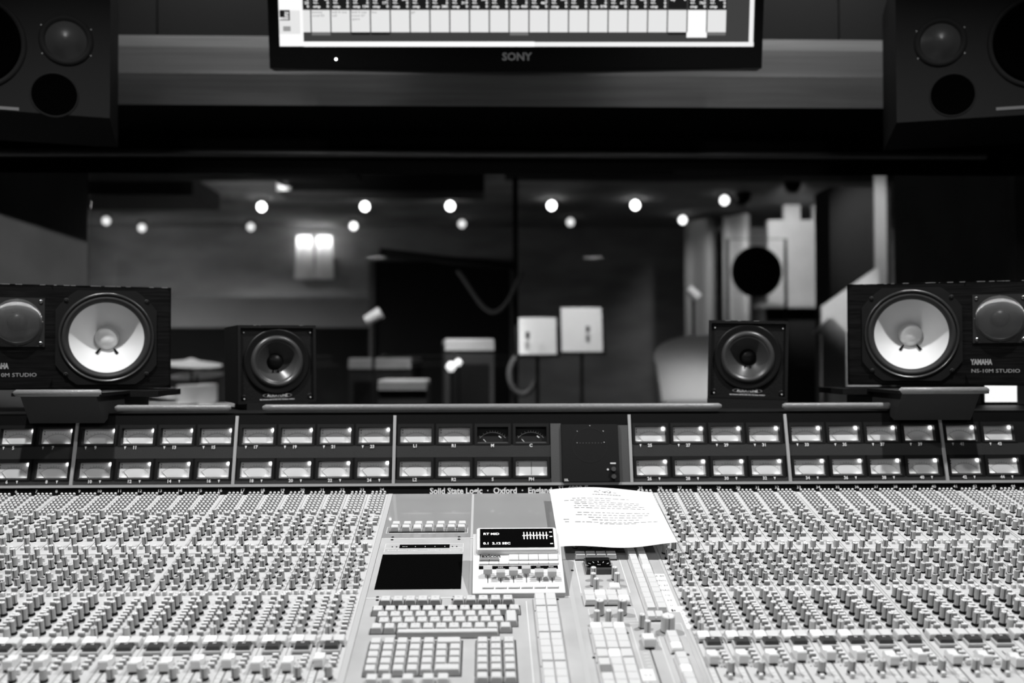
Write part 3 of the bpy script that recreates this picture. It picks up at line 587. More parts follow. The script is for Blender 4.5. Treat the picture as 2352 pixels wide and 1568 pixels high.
    for ax_ in (0, 1):
        for i in range(-n, n+1):
            c = RR*i/n*.999; L_ = math.sqrt(RR*RR-c*c); k = 14; pts = []
            for j in range(k+1):
                e = -L_+2*L_*j/k; x_, z_ = (c, e) if ax_ == 0 else (e, c)
                r2 = (x_*x_+z_*z_)/RR**2; pts.append((xt+x_, -(.003+.021*math.sqrt(max(0, 1-min(1, r2)))), 0.1375+z_))
            wv = .00026
            for p, q in zip(pts[:-1], pts[1:]):
                o = (wv, 0, 0) if ax_ == 0 else (0, 0, wv)
                b.add([(p[0]-o[0], p[1], p[2]-o[2]), (p[0]+o[0], p[1], p[2]+o[2]), (q[0]+o[0], q[1], q[2]+o[2]), (q[0]-o[0], q[1], q[2]-o[2])], [(0, 1, 2, 3)], 'mesh_metal')
    part('tweeter_mesh', b, tw)
    for sx in (-1, 1):
        for sz in (-1, 1):
            b = MB(); ringz(b, [(.004, .003), (.0035, .005), (.0018, .0052)], 12, 'screw_m', xt+sx*.0435, 0.1375+sz*.0425, cap1=True); part('bolt', b, tw)
    b = MB(); tm = RX(R(90)); lx = xt-.055
    b.text('YAMAHA', .0155, 'grey_text', T(lx, -.001, .048) @ tm, 'LEFT', .62, .045); b.text('NS-10M STUDIO', .0108, 'grey_text', T(lx, -.001, .030) @ tm, 'LEFT', 1.18, .0)
    part('lettering', b, t); return t
def axisz(px, py, z): return EYE + (fw + rt*((px-CX)/FPX) - up*((py-CY)/FPX))*z
cn = axisz(392, 890, 2.13); th = R(20); ML = T(cn.x-.191*math.cos(th), cn.y-.191*math.sin(th), 1.1445) @ RZ(th)
wide_speaker(ML, 'wide black wooden speaker with white cone at the left end of the meter bridge', 1)
cn = axisz(1948, 885, 2.135); th = R(-20); MR = T(cn.x+.191*math.cos(th), cn.y+.191*math.sin(th), 1.1485) @ RZ(th)
wide_speaker(MR, 'wide black wooden speaker with white cone at the right end of the meter bridge', -1)

def cube_speaker(M, label):
    t = thing('cube_speaker', label, 'speaker', M, 'small cube speakers on the meter bridge'); H = .165; h = H/2
    b = MB(); b.box(-h, h, .04, .155, 0, H, 'cab_blk'); F = RX(R(90)); b.frame(-h, h, 0, H, .006, -.04, .002, 'cab_blk', F); b.frame(-h, h, 0, H, .006, -.006, .004, 'cab_blk', F); front(b, H-.006, -h+.006, h-.006, (0, .088, .056), 'cab_blk', .002, .006)
    for k in range(16): x = random.uniform(-h, h-.012); b.box(x, x+random.uniform(.002, .012), -.0042, -.003, H-.0008, H+.0003, 'badge') if k < 3 else None  # a few pale chips, also painting the highlight on the top edge
    part('cabinet', b, t)
    b = MB(); z0 = .088; ringz(b, [(.070, -.002), (.0695, .0015), (.066, .0022), (.062, .001), (.0545, .001)], 56, 'drv_ring', 0, z0)
    dr = part('driver', b, t)
    b = MB(); ringz(b, [(.055, .001), (.053, .0045), (.049, .0062), (.045, .0045), (.0425, -.001), (.041, -.0005), (.040, -.002)], 56, 'cone_blk', 0, z0); part('surround', b, dr)
    b = MB(); ringz(b, [(.0402, -.002), (.032, -.010), (.024, -.0165), (.016, -.0225)], 56, 'cone_blk', 0, z0); part('cone', b, dr)
    b = MB(); ringz(b, [(.0172, -.0215), (.0165, -.019), (.012, -.0145), (.006, -.0125), (.001, -.012)], 36, 'blk', 0, z0, cap1=True); part('dust_cap', b, dr)
    for s1 in (-1, 1): b = MB(); b.tube([(s1*.0045, .0165, z0-.018), (s1*.006, .0145, z0-.0225)], [.0012, .0016], 'glassblk', 8); part('lead_joint', b, dr)
    for sx in (-1, 1):
        for sz in (-1, 1):
            b = MB(); ringz(b, [(.0058, -.0022), (.0052, -.001), (.003, -.0014)], 14, 'blk', sx*.070, .083+sz*.0695, cap1=True); b.lathe([(.0016, 0), (.0012, .0012)], 8, 'glint', T(sx*.070+.001, .0008, .083+sz*.0695-.003) @ RX(R(90))); part('corner_screw', b, t)  # screw glint painted as a pale dot
            b = MB(); b.lathe([(.0014, 0), (.0009, .0009)], 8, 'glint', T(sx*.047, 0, z0+sz*.046) @ RX(R(90))); part('driver_screw', b, dr)
    b = MB(); b.lathe([(.031, 0), (.0308, .0008)], 40, 'badge', T(0, .0015, .0165) @ F, sy=.19); b.lathe([(.0285, .0008), (.0285, .0011)], 40, 'cab_blk', T(0, .0015, .0165) @ F, sy=.16)
    b.text('AURATONE', .0088, 'text', T(0, -.0001, .0164) @ F, sx=.92, bold=.02)
    bx = [(-.038, .038)]; b.text('RECORDING MONITORS FOR THE REAL WORLD', .0034, 'text', T(0, .0012, .0078) @ F, sx=.98, bold=.02)
    part('badge', b, t); return t
def onface(px, py, z): return axisz(px, py, z)
c1 = onface(637.5, 929, 2.11); c2 = onface(1716, 920, 2.11)
ZA = 1.113
cube_speaker(T(c1.x, c1.y, ZA) @ RZ(R(24)) @ RY(R(-.6)), 'small black cube speaker on the bridge, turned so its left side shows')
b = MB(); b.prism([(-.065, 0), (.065, 0), (.065, ZA-1.1), (-.065, ZA-1.1)], -.01, .135, 'blk_soft', ax='y')
solo('foam_pad', b, 'thin black foam pad under the cube speaker turned sideways', 'pad', T(c1.x, c1.y, 1.1) @ RZ(R(24)), 'foam pads under the cube speakers')
cube_speaker(T(c2.x, c2.y, 1.1205) @ RZ(R(-14)) @ RY(R(1.4)), 'small black cube speaker on the bridge beside the right wide speaker')
b = MB(); b.prism([(-.083, 0), (.083, 0), (.083, .0175), (-.083, .0215)], -.004, .145, 'blk_soft', ax='y')
solo('foam_pad', b, 'black foam wedge under the cube speaker next to the right wide speaker', 'pad', T(c2.x, c2.y, 1.1) @ RZ(R(-14)), 'foam pads under the cube speakers')

# ------------------------------------------------------------------ things lying on the desk
# remote controller
t = thing('remote_controller', 'white remote control unit with black display and six sliders standing on the desk', 'remote control', MD @ T(.0495, -.436, 0))
I = Matrix(); Wd = 134
b = MB(); b.prism([(0, 0), (128, 0), (128, 44), (0, 7), (-1.5, 4)], 0, Wd, 'larc_side', ax='x'); b.prism([(-.5, 6.2), (128.5, 43.4), (128.5, 45.6), (0, 8.4), (-1.4, 7.4)], -.4, Wd+.4, 'larc', ax='x')
MQ = MK @ T(-Wd/2, 0, 0); o = part('body', b, t, MQ)
SL = math.atan(37/128)
TQ = MQ @ T(0, 0, 8.4) @ RX(SL)        # plane of the top face: x, y up, z out
b = MB(); b.box(4, 130, 84, 140, -8, 9, 'larc', bev=4); part('display_hood', b, t, TQ)
b = MB(); b.box(10, 124, 89, 134, 9, 9.8, 'glassblk'); b.text('RT MID', 7, 'text_lit', T(15, 121, 10), 'LEFT', 1.1, .02); b.text('0.1  2.12 SEC', 7, 'text_lit', T(15, 98, 10), 'LEFT', 1.1, .02)
for k in range(8): b.box(77.5+5*k, 78.9+5*k, 108, 125, 9.9, 10.1, 'text_lit'); b.box(75.7+5*k, 80.7+5*k, 115.8+(k % 3)*.6, 117.2+(k % 3)*.6, 9.9, 10.1, 'text_lit')
for y in (96, 113, 124): b.box(118, 122, y, y+1.8, 9.9, 10.1, 'text_lit')
part('display', b, t, TQ)
b = MB(); b.text('lexicon', 11, 'ink_blk', T(9.5, 80, .4), 'LEFT', 1.0, .035)
for k in range(10): pass
part('lettering', b, t, TQ)
def lbtn(x0, x1, y0, y1, h, mt, nm='button'):
    b = MB(); b.box(x0, x1, y0, y1, 0, h, mt, bev=min(1, h*.4)); b.box(x0-.3, x1+.3, y0-.4, y0+.2, 0, .3, 'ink_blk'); b.box(x1, x1+.5, y0, y1-1, 0, .3, 'ink_blk'); part(nm, b, t, TQ)
for k in range(2): lbtn(9.5+15*k, 24+15*k, 68, 74.5, 3, 'pin_side')
for k in range(5): lbtn(54+15*k, 68.4+15*k, 69.5, 82, 2.4, 'larc')
for k in range(8): lbtn(8.8+15*k, 23.3+15*k, 60, 66, 2.2, 'larc')
for k in range(6): lbtn(14+19*k, 30+19*k, 7.5, 12.5, 2.4, 'larc')
b = MB(); b.box(8.5, 127, 50, 57.5, 0, .5, 'glassblk')
for k, s_ in enumerate(('', 'SIZE', 'PDL', 'DLY', 'HC', 'MIX')): b.text(s_, 3.6, 'text', T(22+19*k, 54, .7), sx=1.2)
part('label_strip', b, t, TQ)
b = MB()
for k in range(6):
    b.box(21.2+19*k, 22.4+19*k, 20, 48, .05, .3, 'ink_blk')
    for j in range(5): b.box(25.5+19*k, 36+19*k, 22+4.6*j, 22.4+4.6*j, .05, .2, 'ink')
part('slider_slots', b, t, TQ)
for k, y in enumerate((39.5, 33, 37, 41, 33, 33.5)):
    b = MB(); b.prism([(0, 4), (8, 4), (7.6, 13.5), (.6, 12.5)], -6.5, 6.5, 'larc_side', M=T(21.8+19*k, y-5, 0), ax='x'); b.box(-1, 1, 0, 4, 0, 4.1, 'btn', T(21.8+19*k, y-3, 0)); part('slider_cap', b, t, TQ)
# sheet of paper resting on the knobs and against the bridge
def D3(px, py, h):
    d = fw + rt*((px-CX)/FPX) - up*((py-CY)/FPX); N_ = Vector((0, -sn, cs)); P0 = Vector((0, Y0, Z0))+N_*h
    return EYE + d*((P0-EYE).dot(N_)/d.dot(N_))
TL, TR, BR, BLc = D3(1262, 1124, .022), D3(1497, 1129, .024), D3(1556, 1250, .0245), D3(1284, 1257, .020)
b = MB(); nx, ny = 28, 28; vs = []; UP = Vector((0, -sn, cs))
for j in range(ny+1):
    for i in range(nx+1):
        a, c = i/nx, j/ny; p = (TL*(1-a)+TR*a)*(1-c)+(BLc*(1-a)+BR*a)*c
        z = .0055*math.sin(math.pi*a)*(1-c)**1.5 + .0028*math.sin(2.2*math.pi*a+.5)*c**3 + .0012*math.sin(5*a+3*c)
        vs.append(p+UP*z)
b.add(vs, [(j*(nx+1)+i, (j+1)*(nx+1)+i, (j+1)*(nx+1)+i+1, j*(nx+1)+i+1) for j in range(ny) for i in range(nx)], 'paper', smooth=True)
pp = link('paper_sheet', b.mesh('paper_sheet'), None, None, 'white printed sheet of paper lying over the knobs below the meter bridge'); pp['category'] = 'paper'
def ppt(a, c):
    i = min(nx-1, int(a*nx)); j = min(ny-1, int(c*ny)); fa, fc_ = a*nx-i, c*ny-j; g = lambda x, y: Vector(vs[y*(nx+1)+x])
    return (g(i, j)*(1-fa)+g(i+1, j)*fa)*(1-fc_)+(g(i, j+1)*(1-fa)+g(i+1, j+1)*fa)*fc_+UP*.0006
mat('ink_soft', .55, .8); mat('ink_mid', .32, .8)
b = MB()
def stroke(a0, a1, c, hgt, m_='ink_soft'):
    k = max(1, int((a1-a0)*20))
    for q in range(k):
        x0, x1 = a0+(a1-a0)*q/k, a0+(a1-a0)*(q+1)/k; b.add([ppt(x0, c+hgt), ppt(x1, c+hgt), ppt(x1, c), ppt(x0, c)], [(0, 1, 2, 3)], m_)
for c, a0, a1 in ((.20, .2, .74), (.235, .12, .56), (.27, .21, .82), (.30, .21, .84), (.335, .2, .86), (.37, .2, .86), (.45, .22, .88), (.49, .2, .88), (.53, .31, .8), (.57, .34, .78), (.61, .18, .92), (.63, .4, .74), (.57, .08, .15), (.61, .09, .15)):
    x = a0
    while x < a1-.02:
        wl = random.uniform(.02, .06); stroke(x, min(a1, x+wl), c, .006, 'ink_mid' if x < a0+.12 else 'ink_soft'); x += wl+.014
for k in range(26): a = random.uniform(.42, .62); c = random.uniform(.05, .10); stroke(a, a+random.uniform(.006, .02), c, random.uniform(.003, .01), 'ink_mid')
x = .40
while x < .66: stroke(x, x+.022, .13, .007, 'ink_mid'); x += .028
part('printed_text', b, pp)
# hand labels stuck to the desk
def dm(u, v_, h=.3, rz=0): return MD @ MK @ T(u, -v_, h) @ RZ(rz)
b = MB(); b.box(258.2, 275.2, -487, -360.4, .05, .35, 'paper', MD @ MK)
for k, s_ in enumerate(('A 80', 'VINYL', 'C 37', 'MAC', '1/2', '3/4', 'U')): b.text(s_, 6.2, 'ink_blk', dm(266.6, 368.5+16.4*k, .5), sx=1.15 if k in (0, 2, 3) else .95, bold=.0)
b.box(263, 270, -482, -481, .4, .5, 'ink_blk', MD @ MK); b.box(264, 266, -486, -478, .4, .5, 'ink_blk', MD @ MK); b.box(267.5, 269, -485, -480, .4, .5, 'ink_blk', MD @ MK)
solo('label_strip', b, 'long white label strip beginning A 80 beside the button columns', 'label')
b = MB(); b.box(274.6, 281, -538, -470, .7, .9, 'paper', MD @ MK)
for k, v_ in enumerate((484, 492, 504, 512, 520)): b.box(276, 279, -v_-3, -v_, .9, 1, 'ink_soft', MD @ MK)
solo('label_strip', b, 'narrow white label strip below the lettered one, by the channel knobs', 'label')
b = MB(); b.box(194, 211, -668, -640, 0.1, .5, 'paper', MD @ MK); b.text('fx 2', 6, 'ink', dm(202, 655, .7), sx=1.1)
solo('note_card', b, 'small white card with faint writing beside the master fader', 'card')

# ------------------------------------------------------------------ television
PXT = .933e-3**-1*1e-6 if False else 1/933.0     # metres per photo pixel at the screen's distance
tvc = at(1186, 157, 2.45)
MTV = T(tvc.x, tvc.y, tvc.z) @ RZ(R(-1.2)) @ RX(R(90+9))        # local x right, y up, z towards the viewer
t = thing('television', 'large black flat television showing a mixer screen above the window', 'television', MTV)
X = lambda p: (p-1186)*PXT; Yv = lambda p: (157-p)*PXT*1.0
b = MB(); L0, L1 = X(618), X(1753); Ht = .76; sc0 = Yv(109); SX0, SX1 = X(642), X(1733)
b.box(L0, L1, 0, sc0, -.05, .004, 'tv'); b.box(L0, SX0, sc0, Ht, -.05, .004, 'tv'); b.box(SX1, L1, sc0, Ht, -.05, .004, 'tv'); b.box(SX0, SX1, Ht-.04, Ht, -.05, .004, 'tv'); b.box(L0, L1, 0, Ht, -.05, -.02, 'tv'); b.prism([(L0+.02, 0), (L1-.02, 0), ((L0+L1)/2+.2, -.008), ((L0+L1)/2-.2, -.008)], -.03, .003, 'tv')
part('bezel', b, t)
b = MB(); b.text('SONY', .026, 'tv_logo', T(X(1187), Yv(132), .0045), bold=.03, sx=1.05); part('lettering', b, t)
b = MB(); b.lathe([(.003, 0), (.0025, .002)], 12, 'led', T(X(771), Yv(137), .004)); part('power_light', b, t, label='small lit power light')
b = MB(); b.box(SX0, SX1, sc0, Ht-.04, -.004, -.001, 's_grey')
def sb(x0, x1, y0, y1, m_, z=0): b.box(X(x0), X(x1), Yv(y1), Yv(y0), -.001, -.0005+z, m_)
TOPP = 157-(Ht-.04)/PXT
sb(642, 697, TOPP, 107.5, 's_white'); sb(642, 690, 28, 80, 's_card', .0002); sb(644, 667, 27, 50, 's_dark', .0004); sb(651, 668, 63, 74, 's_mid', .0004)
for k in range(3): b.text(('24', '96', '48000')[k], .008, 's_white', T(X(664), Yv(34+6*k), .0006), 'RIGHT', 1.2, .03)
sb(697, 1733, 98, 108, 's_bar'); sb(1722, 1732, TOPP, 100, 's_bar', .0002); sb(697, 1228, 97, 109, 's_white', .0002)
for k in range(-1, 21):
    x0 = 716.5+45.45*k; x1 = x0+42.5
    if k < 0: x0 = 697
    sb(x0, x1, 27, 76, 's_white' if k in (19,) else 's_card', .0003); sb(x0, x1, -2, 24, 's_dark', .0002); sb(x0, x1, -50, -4, 's_card', .0003); sb(x0, x1, TOPP+60, -60, 's_low', .0001)
    if k in (2, 3, 18): sb(x0, x1, 76, 82, 's_dark', .0003)
    elif k in (0, 10, 20): sb(x0, x1, 76, 83, 's_low', .0003)
    elif k == 19: sb(x0-2, x1+2, 76, 88, 's_white', .0003)
    for j, s_ in enumerate(('dly', '+/-', 'cmp')):
        if k == 18 and j: continue
        b.text(s_, .0085, 's_white', T(X(x1-38), Yv(3.5+8*j), .0006), 'LEFT', 1.25, .03); b.text('0' if (k+j) % 4 else '%d' % (k*37+60), .0085, 's_white', T(X(x1-2), Yv(3.5+8*j), .0006), 'RIGHT', 1.25, .03)
for k, s_ in ((0, 'boomy\nvocal 02'), (1, 'bob b vox\ncell'), (2, 'bob b vox\nroom 57\nspare'), (3, 'bus'), (5, 'gtr')):
    for j, l_ in enumerate(s_.split('\n')): b.text(l_, .0075, 's_low', T(X(718+45.45*k), Yv(32+7.5*j), .0006), 'LEFT', 1.2)
part('screen', b, t)
b = MB(); b.box(-.10, .10, .25, .5, -.64, -.05, 'tv'); part('wall_mount', b, t)

# ------------------------------------------------------------------ big soffit monitors
def mon(sgn, label):
    Yf = 2.30; c = at(-20 if sgn < 0 else 2352-20+22, 150, Yf); px = Yf/FPX; M = T(c.x, c.y, 0) @ RZ(R(17)*-sgn)
    t = thing('main_monitor', label, 'speaker', M, 'large main monitors hanging beside the television')
    edge = abs(at(236 if sgn < 0 else 2080, 150, Yf).x-c.x)
    zb, zt = at(0, 252, Yf).z, at(0, -120, Yf).z
    b = MB(); xi, xo = (edge if sgn < 0 else -edge), (-.28 if sgn < 0 else .28); x0, x1 = sorted((xi, xo))
    b.box(x0, x1, 0, .34, zb, zt, 'mon_cab'); part('cabinet', b, t)
    def loc(px_, py_): q = at(px_, py_, Yf); i_ = M.inverted(); e_ = i_ @ EYE; d_ = (i_ @ q)-e_; return e_-d_*(e_.y/d_.y)
    q = loc(152 if sgn < 0 else 2160, 93 if sgn < 0 else 97)
    b = MB(); ringz(b, [(.060, 0), (.058, .004), (.050, .005), (.044, .001), (.036, -.010)], 48, 'mon_cab', q.x, q.z); tw = part('tweeter', b, t)
    b = MB(); ringz(b, [(.046, .001), (.040, .004), (.030, .012), (.016, .019), (.003, .021)], 40, 'mon_cone', q.x, q.z, cap1=True); part('dome', b, tw)
    for a in (30, 150, 215, 330): b = MB(); b.lathe([(.0018, 0), (.0015, .001)], 8, 'screw_m', T(q.x+.062*math.cos(R(a)), -.0005, q.z+.062*math.sin(R(a))) @ RX(R(90))); part('screw', b, tw)
    q = loc(125 if sgn < 0 else 2188, 218)
    b = MB(); ringz(b, [(.053, .001), (.0505, .003), (.049, .001)], 48, 'mon_cab', q.x, q.z); ringz(b, [(.0495, .0012), (.001, .0012)], 48, 'mon_dark', q.x, q.z, cap1=True); part('bass_port', b, t)
    q = loc(-62 if sgn < 0 else 2386, 95)
    b = MB(); ringz(b, [(.112, 0), (.110, .004), (.104, .005), (.100, .003)], 56, 'mon_cab', q.x, q.z); wf = part('woofer', b, t)
    b = MB(); ringz(b, [(.100, .003), (.095, .008), (.088, .009), (.083, .004), (.06, .002), (.03, .001)], 56, 'mon_dark', q.x, q.z, cap1=True); part('cone', b, wf)
    q = loc(5 if sgn < 0 else 2325, 248)
    b = MB(); b.box(q.x-.035, q.x+.035, -.0015, 0, q.z-.0035, q.z+.0035, 'plate'); part('name_plate', b, t)
    b = MB(); b.box((x0+x1)/2-.03, (x0+x1)/2+.03, .1, .16, zt, CEIL, 'mon_cab'); b.box((x0+x1)/2-.09, (x0+x1)/2+.09, .05, .21, CEIL-.012, CEIL, 'mon_cab'); part('ceiling_mount', b, t)
mon(-1, 'large black monitor speaker hanging left of the television')
mon(1, 'large black monitor speaker hanging right of the television')

# ------------------------------------------------------------------ added housings of the spots, fixed to the ceilings
# ------------------------------------------------------------------ live room beyond the glass
mat('lr_dark2', .05, .9, spec=.1); mat('dot', .9, .4, emit=11); mat('dot2', .9, .4, emit=4); mat('dot3', .9, .4, emit=1.4)
DOTS = [(601, 475, 8.9, 'dot'), (838, 474, 8.9, 'dot'), (1034, 473, 8.9, 'dot'), (1267, 472, 8.9, 'dot'), (1459, 471, 8.9, 'dot'), (1664, 460, 8.6, 'dot2'),
        (812, 519, 10.2, 'dot2'), (1568, 505, 9.8, 'dot2'), (244, 507, 9.9, 'dot3'), (326, 523, 10.35, 'dot3'), (576, 521, 10.3, 'dot3'), (1061, 514, 10.1, 'dot3'), (1310, 510, 10.0, 'dot3')]
nm_ = ['above the paired wall lamps, to their left', 'above and right of the paired wall lamps', 'left of the tall microphone stand', 'right of the tall microphone stand', 'second from the right in the brighter row', 'rightmost, above the curtains',
       'small, just under the row beside the wall lamps', 'lower one between the two rightmost of the brighter row', 'dim, leftmost on the far ceiling', 'dim, second from the left on the far ceiling', 'dim, left of the wall lamps', 'dim, beside the microphone stand', 'dim, right of the microphone stand']
for (px, py, Yd, e), l_ in zip(DOTS, nm_):
    p = at(px, py, Yd); z = 2.66 if p.z > 2.4 else p.z
    t = thing('pendant_light', 'round ceiling lamp '+l_, 'ceiling light', T(p.x, p.y, 2.66), 'ceiling lamps in the live room')
    b = MB(); hz = 2.66-p.z; b.lathe([(.05, -.015), (.05, 0)], 16, 'lr_dark'); b.tube([(0, 0, -.01), (0, 0, -hz+.03)], .006, 'lr_dark', 6) if hz > .06 else None; part('canopy', b, t)
    b = MB(); b.lathe([(.01, .04), (.032, .024), (.04, 0), (.032, -.024), (.01, -.04)], 14, e, T(0, 0, -hz)); part('bulb', b, t, label='lit bulb')
def lspot(px, py, Yd, tgt, power, size=50, z=2.6):  # added spot aimed to brighten one live-room object
    p = at(px, py, Yd); spot((p.x, p.y, z), tgt, power, size, .8, .06)
def wpt(px, py, Yd): return at(px, py, Yd)
lspot(655, 475, 7.7, wpt(600, 700, 8.6), 150, 80); lspot(1240, 472, 4.6, wpt(1235, 770, 5.6), 110, 24); lspot(1335, 472, 5.1, wpt(1335, 756, 6.15), 110, 24); lspot(1820, 450, 7.9, wpt(1825, 585, 9.2), 120, 60)
lspot(2020, 450, 5.9, wpt(2020, 520, 6.5), 42, 60); lspot(1705, 460, 8.6, wpt(1670, 600, 9.4), 38, 55); lspot(1940, 450, 4.7, wpt(1945, 720, 5.8), 230, 34); lspot(440, 480, 5.0, wpt(440, 870, 5.6), 150, 40); lspot(1000, 480, 5.0, wpt(1000, 840, 5.7), 240, 45); lspot(1620, 480, 4.9, wpt(1620, 770, 5.8), 170, 22)
for x_, y_, p_ in ((-3, 6.2, 200), (-2.4, 9.3, 170), (1, 8.6, 40), (-1, 5.0, 60)): spot((x_, y_, 2.45), (x_, y_+.3, 0), p_, 150, .9, .08)  # added wide spots that raise the ambient light in the live room
spot((-1.55, 7.6, 1.75), (-1.5, 7.9, 2.66), 30, 100, .8, .1); spot((-3.6, 9.6, 1.9), (-3.4, 10.6, 2.2), 14, 120, .8, .1); spot((.6, 8, 1.6), (.3, 8, 2.66), 3, 100, .8, .1)  # added upward spots that brighten the ceiling and far wall
# paired wall lamps
mat('shade', .8, .8); sh = MT['shade']; sb_ = sh.node_tree.nodes['Principled BSDF']; sb_.inputs['Transmission Weight'].default_value = 0
p = at(722, 590, 10.6); t = thing('wall_lamp', 'pair of glowing fabric lamp shades on the far wall of the live room', 'lamp', T(p.x, p.y, p.z))
b = MB(); b.box(-.2, .2, .1, .19, -.05, .0, 'lr_dark'); b.box(-.11, -.09, 0, .12, -.04, -.02, 'lr_dark'); b.box(.09, .11, 0, .12, -.04, -.02, 'lr_dark'); part('wall_plate', b, t)
tl = bpy.data.materials.new('shade_cloth'); tl.use_nodes = True; nt = tl.node_tree; nt.nodes.clear(); o_ = nt.nodes.new('ShaderNodeOutputMaterial'); a_ = nt.nodes.new('ShaderNodeBsdfTranslucent'); c_ = nt.nodes.new('ShaderNodeBsdfDiffuse'); mx = nt.nodes.new('ShaderNodeMixShader')
a_.inputs[0].default_value = (.8, .8, .8, 1); c_.inputs[0].default_value = (.8, .8, .8, 1); nt.links.new(a_.outputs[0], mx.inputs[1]); nt.links.new(c_.outputs[0], mx.inputs[2]); nt.links.new(mx.outputs[0], o_.inputs[0]); MT['cloth'] = tl
for s1 in (-1, 1):
    b = MB(); b.lathe([(.105, -.23), (.078, .22)], 28, 'cloth', T(s1*.105, 0, 0), cap0=False); part('lamp_shade', b, t)
    b = MB(); b.lathe([(.01, .05), (.03, .08), (.03, .12), (.01, .15)], 12, 'dot3', T(s1*.105, 0, 0)); part('bulb', b, t)
    l = bpy.data.lights.new('lamp_light', 'POINT'); l.energy = 3.2; l.shadow_soft_size = .04; o = bpy.data.objects.new('lamp_light', l); C.objects.link(o); o.location = (p.x+s1*.105, p.y, p.z+.19)
# helper for upright boxes given by photo extents at a distance
def pbox(b, x0, x1, y0, y1, Yd, dep, m_, z0=None):
    a, c = at(x0, y0, Yd), at(x1, y1, Yd); b.box(a.x, c.x, Yd, Yd+dep, z0 if z0 is not None else c.z, a.z, m_)
b = MB(); mat('partition', .8, .7, noise=.1, scale=2); pbox(b, 270, 850, 682, 752, 8.7, .12, 'partition'); pbox(b, 270, 850, 752, 760, 8.7, .12, 'lr_dark', 0); solo('low_partition', b, 'long pale low partition under the paired wall lamps', 'partition')
# acoustic baffle
t = thing('acoustic_baffle', 'tall dark acoustic baffle with thin pale frame left of the microphone stand', 'acoustic screen', T(0, 7.6, 0)); I = T(0, -7.6, 0)
b = MB(); pbox(b, 862, 1172, 600, 900, 7.6, .1, 'lr_dark', .05); part('fabric_panel', b, t, I)
b = MB(); pbox(b, 848, 861, 594, 900, 7.58, .12, 'lr_wall', .0); pbox(b, 1172, 1182, 594, 900, 7.58, .12, 'lr_wall', 0); pbox(b, 861, 1172, 590, 599, 7.58, .12, 'lr_wall'); part('frame', b, t, I)
# microphone boom stand with cable
t = thing('microphone_stand', 'tall black microphone stand with a long boom arm and hanging cable', 'microphone stand', T(at(1184, 700, 6.2).x, 6.2, 0)); bx_ = at(1184, 700, 6.2).x; I = T(-bx_, -6.2, 0)
b = MB(); b.tube([(bx_, 6.2, .05), (bx_, 6.2, at(1184, 408, 6.2).z)], .018, 'blk', 10); part('pole', b, t, I)
for a in range(3): b = MB(); b.tube([(bx_, 6.2, .12), (bx_+.35*math.cos(a*2.1), 6.2+.35*math.sin(a*2.1), .015)], .012, 'blk', 8); part('leg', b, t, I)
b = MB(); b.tube([at(1184, 612, 6.2), at(1020, 596, 6.1), at(872, 578, 6.0)], .026, 'blk', 10); part('boom_arm', b, t, I)
mat('cable', .09, .6)
b = MB(); b.tube([at(1050+150*k/14, 622+95*math.sin(math.pi*(k/14)**1.2), 6.15) for k in range(15)], .014, 'cable', 8); part('cable', b, t, I)
b = MB(); q = at(858, 727, 6.0); 
# microphone on its own short stand, brightened by an added spot
t = thing('microphone', 'bright tilted microphone on a thin stand before the baffle\'s left edge', 'microphone', T(q.x, q.y, 0)); I = T(-q.x, -q.y, 0)
mat('silver', .8, .3, .6); mat('silver_lit', .85, .5)
b = MB(); b.tube([q+Vector((-.045, 0, -.025)), q+Vector((.045, 0, .025))], [.03, .036], 'silver_lit', 14); part('capsule', b, t, I); b = MB(); b.tube([(q.x, q.y, 0), (q.x, q.y, q.z-.03)], .01, 'blk', 8); part('stand', b, t, I)
spot((q.x-.2, 5.4, 2.6), q, 30, 12, .5, .04)
q = at(1592, 673, 6.5); t = thing('microphone', 'small pale microphone on a thin stand left of the curtains', 'microphone', T(q.x, q.y, 0)); I = T(-q.x, -q.y, 0)
b = MB(); b.tube([q+Vector((-.03, 0, .03)), q+Vector((.03, 0, -.03))], [.028, .034], 'silver_lit', 14); part('capsule', b, t, I); b = MB(); b.tube([(q.x, q.y, 0), (q.x, q.y, q.z-.03)], .01, 'blk', 8); part('stand', b, t, I)
spot((q.x, 5.6, 2.6), q, 70, 12, .5, .04)  # added narrow spot that brightens this microphone
